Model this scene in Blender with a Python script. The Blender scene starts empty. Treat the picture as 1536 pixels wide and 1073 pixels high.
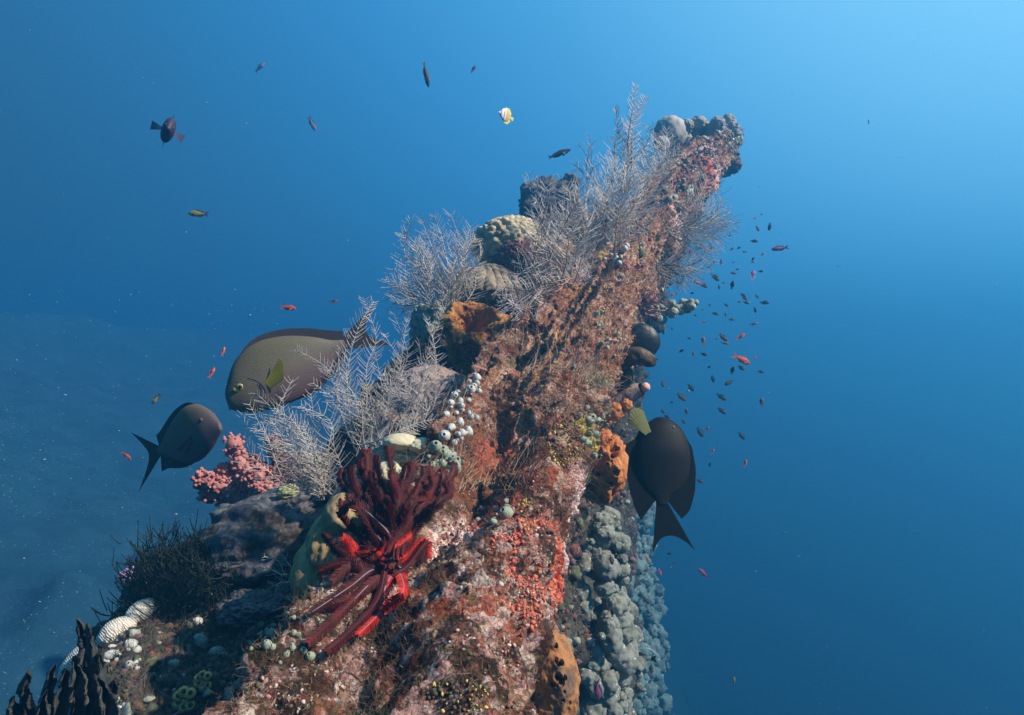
import bpy, bmesh, math, random
import numpy as np
from mathutils import Vector, Matrix

scene = bpy.context.scene
COL = scene.collection
R = math.radians
F = 915.0            # focal length in pixels of the 1536 px wide photograph

# ------------------------------------------------------------------ camera
cd = bpy.data.cameras.new('camera'); cam = bpy.data.objects.new('camera', cd); COL.objects.link(cam)
cd.sensor_width = 36.0; cd.lens = 36.0 * F / 1536.0
cd.clip_start = 0.02; cd.clip_end = 500
cam.location = (0, 0, 0); cam.rotation_euler = (R(90), 0, 0)
scene.camera = cam

# ------------------------------------------------------------------ water light
SUN_DIR = Vector((0.70, -0.20, 0.64)).normalized()       # towards the sun
world = bpy.data.worlds.new("World"); scene.world = world; world.use_nodes = True
wn = world.node_tree; wn.nodes.clear()
def WN(t, **k):
    n = wn.nodes.new(t)
    for a, b in k.items(): setattr(n, a, b)
    return n
w_out = WN('ShaderNodeOutputWorld'); w_bg = WN('ShaderNodeBackground')
w_tc = WN('ShaderNodeTexCoord'); w_dot = WN('ShaderNodeVectorMath', operation='DOT_PRODUCT')
w_dot.inputs[1].default_value = Vector((0.66, 0.25, 0.71)).normalized()
w_map = WN('ShaderNodeMapRange'); w_map.inputs[1].default_value = -1; w_map.inputs[2].default_value = 1
w_rmp = WN('ShaderNodeValToRGB')
w_rmp.color_ramp.interpolation = 'B_SPLINE'
_st = [(0.0, (.004, .033, .09)), (0.30, (.014, .060, .125)), (0.50, (.028, .130, .25)), (0.64, (.026, .19, .45)),
       (0.80, (.055, .34, .70)), (0.93, (.24, .66, 1.0)), (1.0, (.60, 1.0, 1.22))]
_e = w_rmp.color_ramp.elements
_e[0].position, _e[0].color = _st[0][0], (*_st[0][1], 1)
_e[1].position, _e[1].color = _st[-1][0], (*_st[-1][1], 1)
for p_, c_ in _st[1:-1]:
    x_ = _e.new(p_); x_.color = (*c_, 1)
wn.links.new(w_tc.outputs['Generated'], w_dot.inputs[0]); wn.links.new(w_dot.outputs['Value'], w_map.inputs[0])
wn.links.new(w_map.outputs[0], w_rmp.inputs[0]); wn.links.new(w_rmp.outputs[0], w_bg.inputs[0])
w_bg.inputs[1].default_value = 0.60
wn.links.new(w_bg.outputs[0], w_out.inputs[0])
sd = bpy.data.lights.new('sun', 'SUN'); sun = bpy.data.objects.new('sun', sd); COL.objects.link(sun)
sd.energy = 5.0; sd.angle = R(0.8); sd.color = (1.0, 0.88, 0.73)
sun.rotation_euler = SUN_DIR.to_track_quat('Z', 'Y').to_euler()
vs = scene.view_settings; vs.view_transform = 'Standard'; vs.look = 'None'; vs.exposure = 1.0; vs.gamma = 1.0
scene.render.engine = 'CYCLES'
cy = scene.cycles
cy.max_bounces = 5; cy.diffuse_bounces = 3; cy.glossy_bounces = 2; cy.transmission_bounces = 3
cy.transparent_max_bounces = 6; cy.volume_bounces = 1; cy.use_denoising = True
cy.caustics_reflective = False; cy.caustics_refractive = False
cy.sample_clamp_indirect = 4.0

# ------------------------------------------------------------------ helpers
rng = np.random.default_rng(7)
random.seed(7)
def at(px, py, Y):
    return np.array([(px - 768.0) / F * Y, Y, (536.5 - py) / F * Y])
def sz(n, Y): return n * Y / F
def nrm(v):
    v = np.asarray(v, float); return v / (np.linalg.norm(v, axis=-1, keepdims=True) + 1e-12)

_perm = np.random.default_rng(3).permutation(256); _perm = np.concatenate([_perm] * 3)
_grad = nrm(np.random.default_rng(4).normal(size=(256, 3)))
def perlin(P):
    P = np.asarray(P, float); i = np.floor(P).astype(int); f = P - i; i &= 255
    u = f * f * f * (f * (f * 6 - 15) + 10)
    out = 0
    for dx in (0, 1):
        for dy in (0, 1):
            for dz in (0, 1):
                h = _perm[_perm[_perm[i[:, 0] + dx] + i[:, 1] + dy] + i[:, 2] + dz]
                g = _grad[h]
                d = g[:, 0] * (f[:, 0] - dx) + g[:, 1] * (f[:, 1] - dy) + g[:, 2] * (f[:, 2] - dz)
                w = (u[:, 0] if dx else 1 - u[:, 0]) * (u[:, 1] if dy else 1 - u[:, 1]) * (u[:, 2] if dz else 1 - u[:, 2])
                out = out + w * d
    return out * 1.5
def fbm(P, freq=1.0, octs=4, seed=0.0, gain=.5):
    P = np.asarray(P, float) * freq + seed * 17.31 + 100; a = 1.0; s = 0
    for _ in range(octs):
        s = s + a * perlin(P); P = P * 2.03 + 11.7; a *= gain
    return s
def ridged(P, freq=1.0, octs=4, seed=0.0):
    P = np.asarray(P, float) * freq + seed * 13.7 + 100; a = 1.0; s = 0
    for _ in range(octs):
        s = s + a * (1 - 2 * np.abs(perlin(P))); P = P * 2.1 + 5.3; a *= .5
    return s
def worley(P, freq=1.0, seed=0):
    P = np.asarray(P, float) * freq + 200 + seed * 7.77; i = np.floor(P).astype(np.int64)
    best = np.full(len(P), 9.0); bid = np.zeros(len(P))
    for dx in (-1, 0, 1):
        for dy in (-1, 0, 1):
            for dz in (-1, 0, 1):
                c = i + (dx, dy, dz)
                h = (c[:, 0] * 73856093 ^ c[:, 1] * 19349663 ^ c[:, 2] * 83492791) & 0x7fffffff
                r1 = (h * 1103515245 + 12345) & 0x7fffffff; r2 = (r1 * 1103515245 + 12345) & 0x7fffffff; r3 = (r2 * 1103515245 + 12345) & 0x7fffffff
                q = c + np.stack([(r1 >> 8) % 1024, (r2 >> 8) % 1024, (r3 >> 8) % 1024], 1) / 1024.0
                d = np.sqrt(((P - q) ** 2).sum(1)); m = d < best
                best = np.where(m, d, best); bid = np.where(m, ((r3 >> 4) % 997) / 997.0, bid)
    return best, bid

class MB:
    """collects vertices and faces and links them as one mesh object"""
    def __init__(self): self.V = []; self.Q = []; self.n = 0
    def add(self, V, Fc, mi=0):
        V = np.asarray(V, float).reshape(-1, 3); Fc = np.asarray(Fc, np.int64)
        if len(V) == 0 or len(Fc) == 0: return
        self.V.append(V); self.Q.append((Fc + self.n, mi)); self.n += len(V)
    def build(self, name, mats, parent=None, smooth=True):
        me = bpy.data.meshes.new(name)
        V = np.concatenate(self.V)
        lv, ls, mi, pos = [], [], [], 0
        for Fc, m in self.Q:
            k = Fc.shape[1]; lv.append(Fc.ravel()); ls.append(pos + np.arange(len(Fc)) * k)
            mi.append(np.full(len(Fc), m)); pos += Fc.size
        lv = np.concatenate(lv).astype(np.int32); ls = np.concatenate(ls).astype(np.int32); mi = np.concatenate(mi).astype(np.int32)
        me.vertices.add(len(V)); me.vertices.foreach_set('co', V.astype(np.float32).ravel())
        me.loops.add(len(lv)); me.loops.foreach_set('vertex_index', lv)
        me.polygons.add(len(ls)); me.polygons.foreach_set('loop_start', ls)
        me.polygons.foreach_set('material_index', mi)
        me.polygons.foreach_set('use_smooth', np.full(len(ls), smooth))
        me.update(calc_edges=True)
        for m in (mats if isinstance(mats, (list, tuple)) else [mats]): me.materials.append(m)
        o = bpy.data.objects.new(name, me); COL.objects.link(o)
        if parent is not None: o.parent = parent
        return o
def tag(o, label=None, cat=None, group=None, kind=None):
    if label: o['label'] = label
    if cat: o['category'] = cat
    if group: o['group'] = group
    if kind: o['kind'] = kind
    return o
def empty(name, loc=(0, 0, 0)):
    o = bpy.data.objects.new(name, None); COL.objects.link(o); o.location = loc; o.empty_display_size = .05
    return o
def recentre(o, c):
    """moves a mesh's origin to c (a thing stands at its own place)"""
    me = o.data; n = len(me.vertices); a = np.empty(n * 3, np.float32); me.vertices.foreach_get('co', a)
    a = a.reshape(-1, 3) - np.asarray(c, np.float32); me.vertices.foreach_set('co', a.ravel()); me.update(); o.location = tuple(c)
    return o

_ico = {}
def ico(s):
    if s not in _ico:
        bm = bmesh.new(); bmesh.ops.create_icosphere(bm, subdivisions=s, radius=1.0)
        bm.verts.ensure_lookup_table()
        _ico[s] = (np.array([v.co[:] for v in bm.verts]), np.array([[v.index for v in f.verts] for f in bm.faces])); bm.free()
    return _ico[s]
def grid_faces(nu, nv, wrap_v=False):
    u = np.arange(nu - 1); v = np.arange(nv if wrap_v else nv - 1)
    U, Vv = np.meshgrid(u, v, indexing='ij'); V2 = (Vv + 1) % nv
    return np.stack([U * nv + Vv, (U + 1) * nv + Vv, (U + 1) * nv + V2, U * nv + V2], -1).reshape(-1, 4)
def grid_normals(G, wrap_v=True):
    du = np.gradient(G, axis=0)
    dv = (np.roll(G, -1, 1) - np.roll(G, 1, 1)) if wrap_v else np.gradient(G, axis=1)
    return nrm(np.cross(du, dv))
def tubes(P, Rr, k=4):
    """P (m,n,3) centre lines, Rr (m,n) radii -> verts, quad faces (ends are drawn to near points)"""
    P = np.asarray(P, float); Rr = np.asarray(Rr, float); m, n, _ = P.shape
    T = nrm(np.gradient(P, axis=1)); ref = np.where(np.abs(T[:, :1, 2:3]) > .8, np.array([[[1., 0, 0]]]), np.array([[[0., 0, 1]]]))
    A = nrm(np.cross(T, np.broadcast_to(ref, T.shape))); B = np.cross(T, A)
    th = np.arange(k) / k * 2 * np.pi
    ring = P[:, :, None] + Rr[:, :, None, None] * (np.cos(th)[None, None, :, None] * A[:, :, None] + np.sin(th)[None, None, :, None] * B[:, :, None])
    Fc = grid_faces(n, k, True)
    FF = (Fc[None] + (np.arange(m) * n * k)[:, None, None]).reshape(-1, 4)
    return ring.reshape(-1, 3), FF
def catmull(C, n, axis=0):
    """smooth resample of control points along an axis"""
    C = np.moveaxis(np.asarray(C, float), axis, 0); m = len(C)
    t = np.linspace(0, m - 1, n); i = np.clip(np.floor(t).astype(int), 0, m - 2); f = (t - i).reshape((-1,) + (1,) * (C.ndim - 1))
    p0 = C[np.clip(i - 1, 0, m - 1)]; p1 = C[i]; p2 = C[i + 1]; p3 = C[np.clip(i + 2, 0, m - 1)]
    o = .5 * ((2 * p1) + (-p0 + p2) * f + (2 * p0 - 5 * p1 + 4 * p2 - p3) * f ** 2 + (-p0 + 3 * p1 - 3 * p2 + p3) * f ** 3)
    return np.moveaxis(o, 0, axis)

# ------------------------------------------------------------------ materials
class NT:
    def __init__(s, name):
        s.m = bpy.data.materials.new(name); s.m.use_nodes = True; s.t = s.m.node_tree; s.t.nodes.clear()
        s.out = s.n('ShaderNodeOutputMaterial'); s.b = s.n('ShaderNodeBsdfPrincipled'); s.l(s.b.outputs[0], s.out.inputs[0])
        s.tc = s.n('ShaderNodeTexCoord').outputs['Object']
    def n(s, t, **k):
        x = s.t.nodes.new(t)
        for a, b in k.items(): setattr(x, a, b)
        return x
    def l(s, a, b): s.t.links.new(a, b)
    def put(s, sock, v):
        if hasattr(v, 'default_value') and hasattr(v, 'is_linked'): s.l(v, sock)
        else: sock.default_value = v
    def noise(s, scale, detail=4, rough=.6, vec=None, dist=0.0):
        x = s.n('ShaderNodeTexNoise'); s.l(vec or s.tc, x.inputs['Vector']); x.inputs['Scale'].default_value = scale
        x.inputs['Detail'].default_value = detail; x.inputs['Roughness'].default_value = rough; x.inputs['Distortion'].default_value = dist
        return x.outputs[0]
    def voro(s, scale, feature='F1', vec=None, out='Distance'):
        x = s.n('ShaderNodeTexVoronoi', feature=feature); s.l(vec or s.tc, x.inputs['Vector']); x.inputs['Scale'].default_value = scale
        return x.outputs[out]
    def warp(s, scale, amt, vec=None):
        x = s.n('ShaderNodeTexNoise'); s.l(vec or s.tc, x.inputs['Vector']); x.inputs['Scale'].default_value = scale; x.inputs['Detail'].default_value = 3
        a = s.n('ShaderNodeVectorMath', operation='SUBTRACT'); s.l(x.outputs['Color'], a.inputs[0]); a.inputs[1].default_value = (.5, .5, .5)
        b = s.n('ShaderNodeVectorMath', operation='SCALE'); s.l(a.outputs[0], b.inputs[0]); b.inputs['Scale'].default_value = amt
        c = s.n('ShaderNodeVectorMath', operation='ADD'); s.l(vec or s.tc, c.inputs[0]); s.l(b.outputs[0], c.inputs[1])
        return c.outputs[0]
    def stretch(s, vec, sc, rot=(0, 0, 0)):
        x = s.n('ShaderNodeMapping'); s.l(vec, x.inputs[0]); x.inputs['Scale'].default_value = sc; x.inputs['Rotation'].default_value = rot
        return x.outputs[0]
    def ramp(s, fac, cols, lo=.3, hi=.7, mode='LINEAR'):
        x = s.n('ShaderNodeValToRGB'); x.color_ramp.interpolation = mode; e = x.color_ramp.elements
        k = len(cols)
        pos = [c[0] if len(c) == 2 else lo + (hi - lo) * i / max(k - 1, 1) for i, c in enumerate(cols)]
        cc = [c[1] if len(c) == 2 else c for c in cols]
        e[0].position = pos[0]; e[0].color = (*cc[0], 1); e[1].position = pos[-1]; e[1].color = (*cc[-1], 1)
        for p_, c_ in zip(pos[1:-1], cc[1:-1]):
            y = e.new(p_); y.color = (*c_, 1)
        s.l(fac, x.inputs[0]); return x.outputs[0]
    def mask(s, fac, lo, hi):
        x = s.n('ShaderNodeMapRange', interpolation_type='SMOOTHSTEP'); s.l(fac, x.inputs[0]); x.inputs[1].default_value = lo; x.inputs[2].default_value = hi
        return x.outputs[0]
    def gamma(s, c, g):
        x = s.n('ShaderNodeGamma'); s.l(c, x.inputs[0]); x.inputs[1].default_value = g; return x.outputs[0]
    def math(s, op, a, b=0.0):
        x = s.n('ShaderNodeMath', operation=op); s.put(x.inputs[0], a); s.put(x.inputs[1], b); return x.outputs[0]
    def mix(s, f, a, b):
        x = s.n('ShaderNodeMix', data_type='RGBA'); s.put(x.inputs[0], f)
        for i, v in ((6, a), (7, b)): s.put(x.inputs[i], (*v, 1) if isinstance(v, tuple) and len(v) == 3 else v)
        return x.outputs[2]
    def near(s, p, r0, r1, vec=None):
        x = s.n('ShaderNodeVectorMath', operation='DISTANCE'); s.l(vec or s.tc, x.inputs[0]); x.inputs[1].default_value = tuple(p)
        y = s.n('ShaderNodeMapRange', interpolation_type='SMOOTHSTEP'); s.l(x.outputs['Value'], y.inputs[0])
        y.inputs[1].default_value = r0; y.inputs[2].default_value = r1; y.inputs[3].default_value = 1; y.inputs[4].default_value = 0
        return y.outputs[0]
    def finish(s, col, rough=.8, h=None, dist=.002, strength=.6, spec=.25):
        s.put(s.b.inputs['Base Color'], (*col, 1) if isinstance(col, tuple) else col)
        s.put(s.b.inputs['Roughness'], rough); s.b.inputs['Specular IOR Level'].default_value = spec
        if h is not None:
            x = s.n('ShaderNodeBump'); x.inputs['Strength'].default_value = strength; x.inputs['Distance'].default_value = dist
            s.l(h, x.inputs['Height']); s.l(x.outputs[0], s.b.inputs['Normal'])
        return s.m
def organic(name, cols, scale=25, lo=.3, hi=.7, rough=.8, bscale=150, dist=.002, cell=None, cellscale=150, cellmix=.5, spots=None, spotscale=80, spotlim=.2, strength=.7, spec=.25):
    t = NT(name)
    c = t.ramp(t.noise(scale, 6, .65), cols, lo, hi)
    h = t.noise(bscale, 4, .7)
    if cell:
        w = t.warp(cellscale * .7, .5 / cellscale)
        sep = t.n('ShaderNodeSeparateColor'); t.l(t.voro(cellscale, vec=w, out='Color'), sep.inputs[0])
        cc = t.ramp(sep.outputs[0], cell, .05, .95)
        c = t.mix(t.math('MULTIPLY', t.mask(t.noise(scale * 1.7, 4, .6, vec=t.warp(9, .1)), .35, .6), cellmix), c, cc)
        d = t.voro(cellscale, vec=w)
        h = t.math('SUBTRACT', h, t.math('MULTIPLY', d, .8))
    if spots:
        d = t.voro(spotscale, vec=t.warp(spotscale, .4 / spotscale))
        c = t.mix(t.mask(d, spotlim, spotlim * .6), c, spots)
    return t.finish(c, rough, h, dist, strength, spec)
def plain(name, col, rough=.6, var=.25, scale=60, bscale=None, dist=.001, spec=.3):
    a = tuple(x * (1 - var) for x in col); b = tuple(min(1, x * (1 + var)) for x in col)
    t = NT(name); h = t.noise(bscale, 3) if bscale else None
    return t.finish(t.ramp(t.noise(scale, 4), [a, col, b]), rough, h, dist, .6, spec)

# ------------------------------------------------------------------ haze (the water itself)
def water_haze():
    mb = MB(); x0, x1, y0, y1, z0, z1 = -32, 45, -4, 45, -34, 2.3
    V = [(x, y, z) for x in (x0, x1) for y in (y0, y1) for z in (z0, z1)]
    mb.add(V, [(0, 1, 3, 2), (4, 6, 7, 5), (0, 4, 5, 1), (2, 3, 7, 6), (0, 2, 6, 4), (1, 5, 7, 3)])
    m = bpy.data.materials.new('water_haze'); m.use_nodes = True; t = m.node_tree; t.nodes.clear()
    o = t.nodes.new('ShaderNodeOutputMaterial'); v = t.nodes.new('ShaderNodeVolumePrincipled')
    v.inputs['Color'].default_value = (0.052, 0.325, 0.60, 1); v.inputs['Density'].default_value = HAZE
    v.inputs['Density Attribute'].default_value = ''; v.inputs['Anisotropy'].default_value = 0.5
    t.links.new(v.outputs[0], o.inputs['Volume'])
    ob = mb.build('haze', m, smooth=False); tag(ob, kind='stuff')
HAZE = 0.100
water_haze()

# ------------------------------------------------------------------ seabed
def seabed():
    n = 360
    u = np.linspace(-1, 1, n); x = 5 + np.sign(u) * (np.abs(u) ** 2.0) * 33
    v = np.linspace(0, 1, n); y = -2 + 44 * v ** 1.8
    X, Y = np.meshgrid(x, y, indexing='ij')
    Xr = np.maximum(X - .2, 0)
    Z = -3.5 - .37 * np.clip(X, -12, 99) - .95 * Xr * (1 - np.exp(-Xr)) - .03 * np.maximum(-X - 11, 0)
    P = np.stack([X, Y, Z], -1).reshape(-1, 3)
    Z = P[:, 2] + .22 * fbm(P, .55, 4, 1) + .10 * np.clip(ridged(P, .9, 4, 3), 0, 2) + .03 * fbm(P, 6, 3, 2)
    rocks, _ = worley(P * (1, 1, 0), .8, 5)
    Z += np.clip(.33 - rocks, 0, 1) * .9 * (fbm(P, .3, 2, 6) > .1)
    Z = np.maximum(Z, -32.5); P[:, 2] = Z
    mb = MB(); mb.add(P, grid_faces(n, n)[:, ::-1])
    t = NT('sandy_rubble_water_tint')
    c = t.ramp(t.noise(2.0, 7, .7), [(.006, .040, .070), (.012, .060, .098), (.020, .080, .125)])  # blue water light is painted into the sand colours
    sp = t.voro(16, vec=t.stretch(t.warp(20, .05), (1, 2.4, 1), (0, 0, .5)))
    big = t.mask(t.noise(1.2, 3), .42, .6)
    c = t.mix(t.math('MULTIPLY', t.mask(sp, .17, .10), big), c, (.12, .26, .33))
    h = t.noise(22, 5, .7)
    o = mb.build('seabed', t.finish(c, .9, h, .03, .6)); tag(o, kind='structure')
seabed()

# ------------------------------------------------------------------ reef rock under everything
ST = [
 (0.40, [(900, 2600), (800, 1800), (760, 1500), (720, 1330), (480, 1330), (350, 1400), (200, 1420), (0, 1420), (-250, 1600), (-400, 2600)]),
 (0.70, [(760, 2000), (770, 1400), (770, 1180), (765, 1060), (540, 1040), (450, 1180), (300, 1280), (120, 1350), (-50, 1400), (-200, 2200)]),
 (1.00, [(780, 1700), (800, 1150), (808, 920), (810, 830), (660, 830), (575, 985), (450, 1090), (270, 1080), (110, 1120), (0, 1700)]),
 (1.30, [(810, 1500), (835, 1050), (850, 790), (865, 690), (705, 690), (612, 800), (490, 905), (330, 945), (165, 985), (60, 1500)]),
 (1.70, [(850, 1400), (870, 950), (885, 680), (905, 560), (765, 575), (660, 640), (560, 700), (390, 790), (250, 920), (150, 1400)]),
 (2.10, [(900, 1250), (900, 900), (910, 590), (955, 465), (850, 505), (760, 510), (690, 475), (620, 520), (570, 700), (450, 1250)]),
 (2.50, [(930, 1150), (920, 860), (940, 520), (1000, 395), (915, 400), (830, 425), (780, 385), (715, 440), (660, 650), (550, 1150)]),
 (2.90, [(935, 1600), (928, 840), (955, 450), (1070, 265), (1010, 280), (930, 335), (880, 320), (810, 395), (750, 600), (650, 1600)]),
 (3.30, [(945, 1600), (938, 840), (955, 540), (1020, 350), (985, 340), (940, 370), (900, 370), (850, 450), (810, 600), (720, 1600)]),
 (4.20, [(955, 1600), (948, 860), (945, 660), (940, 570), (930, 560), (910, 560), (890, 570), (860, 620), (830, 700), (760, 1600)]),
 (5.50, [(965, 1600), (958, 880), (950, 740), (945, 680), (938, 670), (930, 670), (920, 680), (890, 720), (860, 790), (800, 1600)]),
]
reef_m = organic('reef_rock', [(.012, .011, .010), (.03, .023, .018), (.024, .027, .018), (.055, .045, .038), (.034, .024, .028)], 14, .3, .72, .9, 130, .004,
                 cell=[(.018, .015, .012), (.05, .034, .028), (.038, .046, .03), (.09, .075, .065), (.045, .024, .024), (.15, .13, .11), (.024, .02, .018)], cellscale=75, cellmix=.85)
def reef():
    C = np.array([[at(px, py, Y) for px, py in pts] for Y, pts in ST])
    G = catmull(catmull(C, 420, 1), 420, 0)
    N = grid_normals(G, False)
    P = G.reshape(-1, 3); N = N.reshape(-1, 3)
    if (N[210 * 420 + 160, 2]) < 0: N = -N
    w, _ = worley(P, 14, 2); w2, _ = worley(P, 38, 4)
    amp = np.clip(P[:, 1] / 1.6, .45, 1.2)
    d = .075 * fbm(P, 5, 5, 8) * amp + .035 * np.clip(.6 - w, 0, 1) * amp + .016 * (.6 - w2) * amp
    P = P + N * d[:, None]
    G2 = P.reshape(420, 420, 3)
    mb = MB(); mb.add(P, grid_faces(420, 420))
    o = mb.build('reef', reef_m); tag(o, kind='structure')
    return G2, N.reshape(420, 420, 3)
REEF_G, REEF_N = reef()

# ------------------------------------------------------------------ the encrusted beam
BEAM = [((470, 1420), .42, .100), ((625, 1050), .66, .106), ((697, 900), .83, .106), ((752, 770), 1.04, .108), ((792, 655), 1.28, .126),
        ((852, 545), 1.55, .112), ((912, 440), 1.9, .092), ((970, 355), 2.3, .090), ((1018, 282), 2.65, .082), ((1066, 235), 2.92, .070), ((1100, 208), 3.1, .035)]
def beam_frames(n):
    C = np.array([at(*p, Y) for p, Y, r in BEAM]); rr = np.array([r for _, _, r in BEAM])
    c = catmull(C, n); r = catmull(rr[:, None], n)[:, 0]
    # even arc length
    s = np.concatenate([[0], np.cumsum(np.linalg.norm(np.diff(c, axis=0), axis=1))])
    q = np.linspace(0, s[-1], n); c = np.stack([np.interp(q, s, c[:, k]) for k in range(3)], 1); r = np.interp(q, s, r)
    T = nrm(np.gradient(c, axis=0))
    side = nrm(np.cross(T, np.array([0, 0, 1.0]))); up = np.cross(side, T)
    return c, r, T, side, up
def beam_surface(nu, nv):
    c, r, T, side, up = beam_frames(nu)
    th = np.arange(nv) / nv * 2 * np.pi
    prof = 1 + .06 * np.cos(2 * (th - .6)) + .13 * np.cos(4 * (th - .68))
    D = np.cos(th)[None, :, None] * side[:, None] + np.sin(th)[None, :, None] * up[:, None]
    G = c[:, None] + (r[:, None] * prof[None])[..., None] * D
    P = G.reshape(-1, 3)
    # noise stretched along the beam
    L = np.repeat(np.linspace(0, 1, nu), nv) * 3.2
    Q = np.stack([np.tile(np.cos(th), nu) * .11 * 7, np.tile(np.sin(th), nu) * .11 * 7, L * 2.0], 1)
    a_ = np.tile(th, nu) + .35 * fbm(np.stack([L * 1.3, L * 0, L * 0], 1), 1, 2, 31)
    g = lambda m_, w_: np.exp(-((a_ - m_) / w_) ** 2)
    d = .022 * fbm(Q, 1.0, 4, 3) + .019 * fbm(P, 9, 3, 5) + .022 * g(2.25, .26) - .022 * g(1.68, .28) + .016 * g(.95, .3)
    d = d + .010 * ridged(P, 17, 3, 14)
    up_ = np.clip((L - .55) / .5, .25, 1)                     # rusted stringers running along the beam
    d = d + .026 * up_ * (ridged(Q * (3.2, 3.2, .5), 1, 3, 23) - .4) - .018 * up_ * np.clip(fbm(Q * (2.1, 2.1, .8), 1, 3, 29) - .15, 0, 1)
    pw, pid = worley(P + .02 * np.stack([fbm(P, 14, 3, 51), fbm(P, 14, 3, 52), fbm(P, 14, 3, 53)], 1), 17, 21)
    d = d + .010 * (pid - .5)
    w, _ = worley(P, 22, 6); w2, _ = worley(P, 60, 7); w3, _ = worley(P, 150, 8)
    patch = np.clip(.5 + 1.5 * fbm(P, 7, 2, 9), 0, 1)
    d = d + .016 * (.6 - w) + .009 * (.55 - w2) * (.4 + patch) + .0042 * (.55 - w3) * (.5 + patch)
    d = d + .006 * ridged(P, 40, 2, 4) * (1 - patch)
    d *= np.repeat(np.clip(r / .1, .4, 1.1), nv)
    P = P + D.reshape(-1, 3) * d[:, None]
    return P.reshape(nu, nv, 3), D
def beam_material():
    t = NT('coralline_crust')
    w = t.warp(6, .12); fw = t.warp(110, .006)
    sep = t.n('ShaderNodeSeparateColor'); t.l(t.voro(190, vec=fw, out='Color'), sep.inputs[0]); r1 = sep.outputs[0]
    sep2 = t.n('ShaderNodeSeparateColor'); t.l(t.voro(85, vec=t.warp(70, .01), out='Color'), sep2.inputs[0]); r2 = sep2.outputs[1]
    speck = t.ramp(r1, [(.10, .05, .035), (.40, .22, .17), (.62, .42, .36), (.16, .13, .05), (.72, .56, .50), (.30, .10, .08), (.82, .70, .66), (.07, .05, .04)], 0, 1)
    pink = t.ramp(r1, [(.66, .40, .35), (.84, .66, .60), (.90, .79, .74), (.48, .22, .20), (.78, .54, .49)], 0, 1)
    rust = t.ramp(t.noise(45, 6, .75, vec=fw), [(.04, .02, .015), (.17, .06, .035), (.32, .12, .06), (.14, .075, .05), (.48, .26, .14), (.58, .38, .26)], .28, .74)
    red = t.ramp(r1, [(.62, .10, .06), (.75, .22, .14), (.42, .05, .04), (.80, .34, .22), (.55, .14, .07)], 0, 1)
    yel = t.ramp(r1, [(.42, .30, .05), (.60, .45, .10), (.26, .20, .06), (.62, .50, .22), (.16, .12, .05)], 0, 1)
    grn = t.ramp(r2, [(.08, .09, .04), (.20, .20, .12), (.33, .32, .24), (.05, .05, .03)], 0, 1)
    c = rust
    def zone(mask_out, colr, amount, nz, lo, hi, acc):
        f = t.math('MULTIPLY', t.mask(t.math('MULTIPLY', mask_out, nz), lo, hi), amount)
        return t.mix(f, acc, colr)
    nzA = t.noise(11, 6, .7); nzB = t.noise(17, 6, .7, vec=t.warp(5, .3)); nzC = t.noise(26, 6, .75)
    # distinct crusts with their own edges
    pv = t.warp(13, .06, vec=t.warp(45, .012))
    s3 = t.n('ShaderNodeSeparateColor'); t.l(t.voro(17, vec=pv, out='Color'), s3.inputs[0])
    s4 = t.n('ShaderNodeSeparateColor'); t.l(t.voro(43, vec=pv, out='Color'), s4.inputs[0])
    crust = t.ramp(s3.outputs[0], [(.46, .25, .20), (.11, .04, .028), (.56, .40, .30), (.07, .05, .028), (.40, .13, .07), (.26, .21, .11), (.64, .42, .37), (.05, .026, .02)], 0.02, .98, 'CONSTANT')
    crust2 = t.ramp(s4.outputs[1], [(.52, .34, .30), (.08, .035, .025), (.34, .15, .09), (.62, .52, .44), (.16, .13, .06), (.44, .20, .15), (.06, .035, .03)], 0.02, .98, 'CONSTANT')
    crust = t.mix(t.mask(t.noise(20, 4, .65), .42, .58), crust, crust2)
    c = t.mix(t.math('MULTIPLY', t.mask(t.noise(7, 4), .40, .56), .85), c, crust)
    lowz = t.near(at(680, 1010, .68), .08, .42, vec=w)           # speckled lower third
    c = zone(lowz, t.mix(t.mask(t.noise(30, 5, .7), .46, .58), crust, speck), .9, t.math('ADD', nzA, .35), .32, .52, c)
    dk = t.mask(t.noise(19, 6, .75, vec=t.warp(8, .08)), .50, .58)
    c = t.mix(t.math('MULTIPLY', dk, .92), c, t.ramp(r2, [(.045, .022, .016), (.12, .05, .032), (.07, .055, .03), (.20, .085, .06), (.04, .035, .022)], 0, 1))
    # rust streaks along the beam, darkest tones paint shade into the hollows
    a_ = t.n('ShaderNodeMapping'); t.l(t.warp(16, .02), a_.inputs[0])
    a_.inputs['Rotation'].default_value = Vector(nrm(at(1018, 282, 2.65) - at(725, 900, .83))).rotation_difference(Vector((1, 0, 0))).to_euler()
    sv = t.stretch(a_.outputs[0], (.17, 1, 1)); streak = t.noise(34, 5, .65, vec=sv)
    cs = t.ramp(streak, [(.035, .018, .013), (.17, .06, .032), (.52, .33, .19), (.26, .09, .045), (.68, .50, .38), (.46, .24, .11), (.05, .022, .016)], .33, .67)
    sy = t.n('ShaderNodeSeparateXYZ'); t.l(t.tc, sy.inputs[0])
    c = t.mix(t.math('MULTIPLY', t.math('MULTIPLY', t.mask(sy.outputs[1], .85, 1.35), t.mask(t.noise(6, 4), .36, .54)), .85), c, cs)
    for (px, py, Y, r, a) in ((645, 960, .70, .09, 1), (690, 850, .82, .10, 1), (600, 1030, .62, .06, .9), (835, 770, 1.02, .12, 1), (745, 950, .70, .06, .8),
                              (765, 625, 1.26, .06, .9), (1000, 340, 2.3, .10, .9), (1060, 250, 2.75, .14, .7), (740, 1000, .66, .05, .7)):
        c = zone(t.near(at(px, py, Y), r * .3, r * 1.25, vec=w), pink, a, t.math('ADD', nzB, .3), .36, .62, c)
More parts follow.
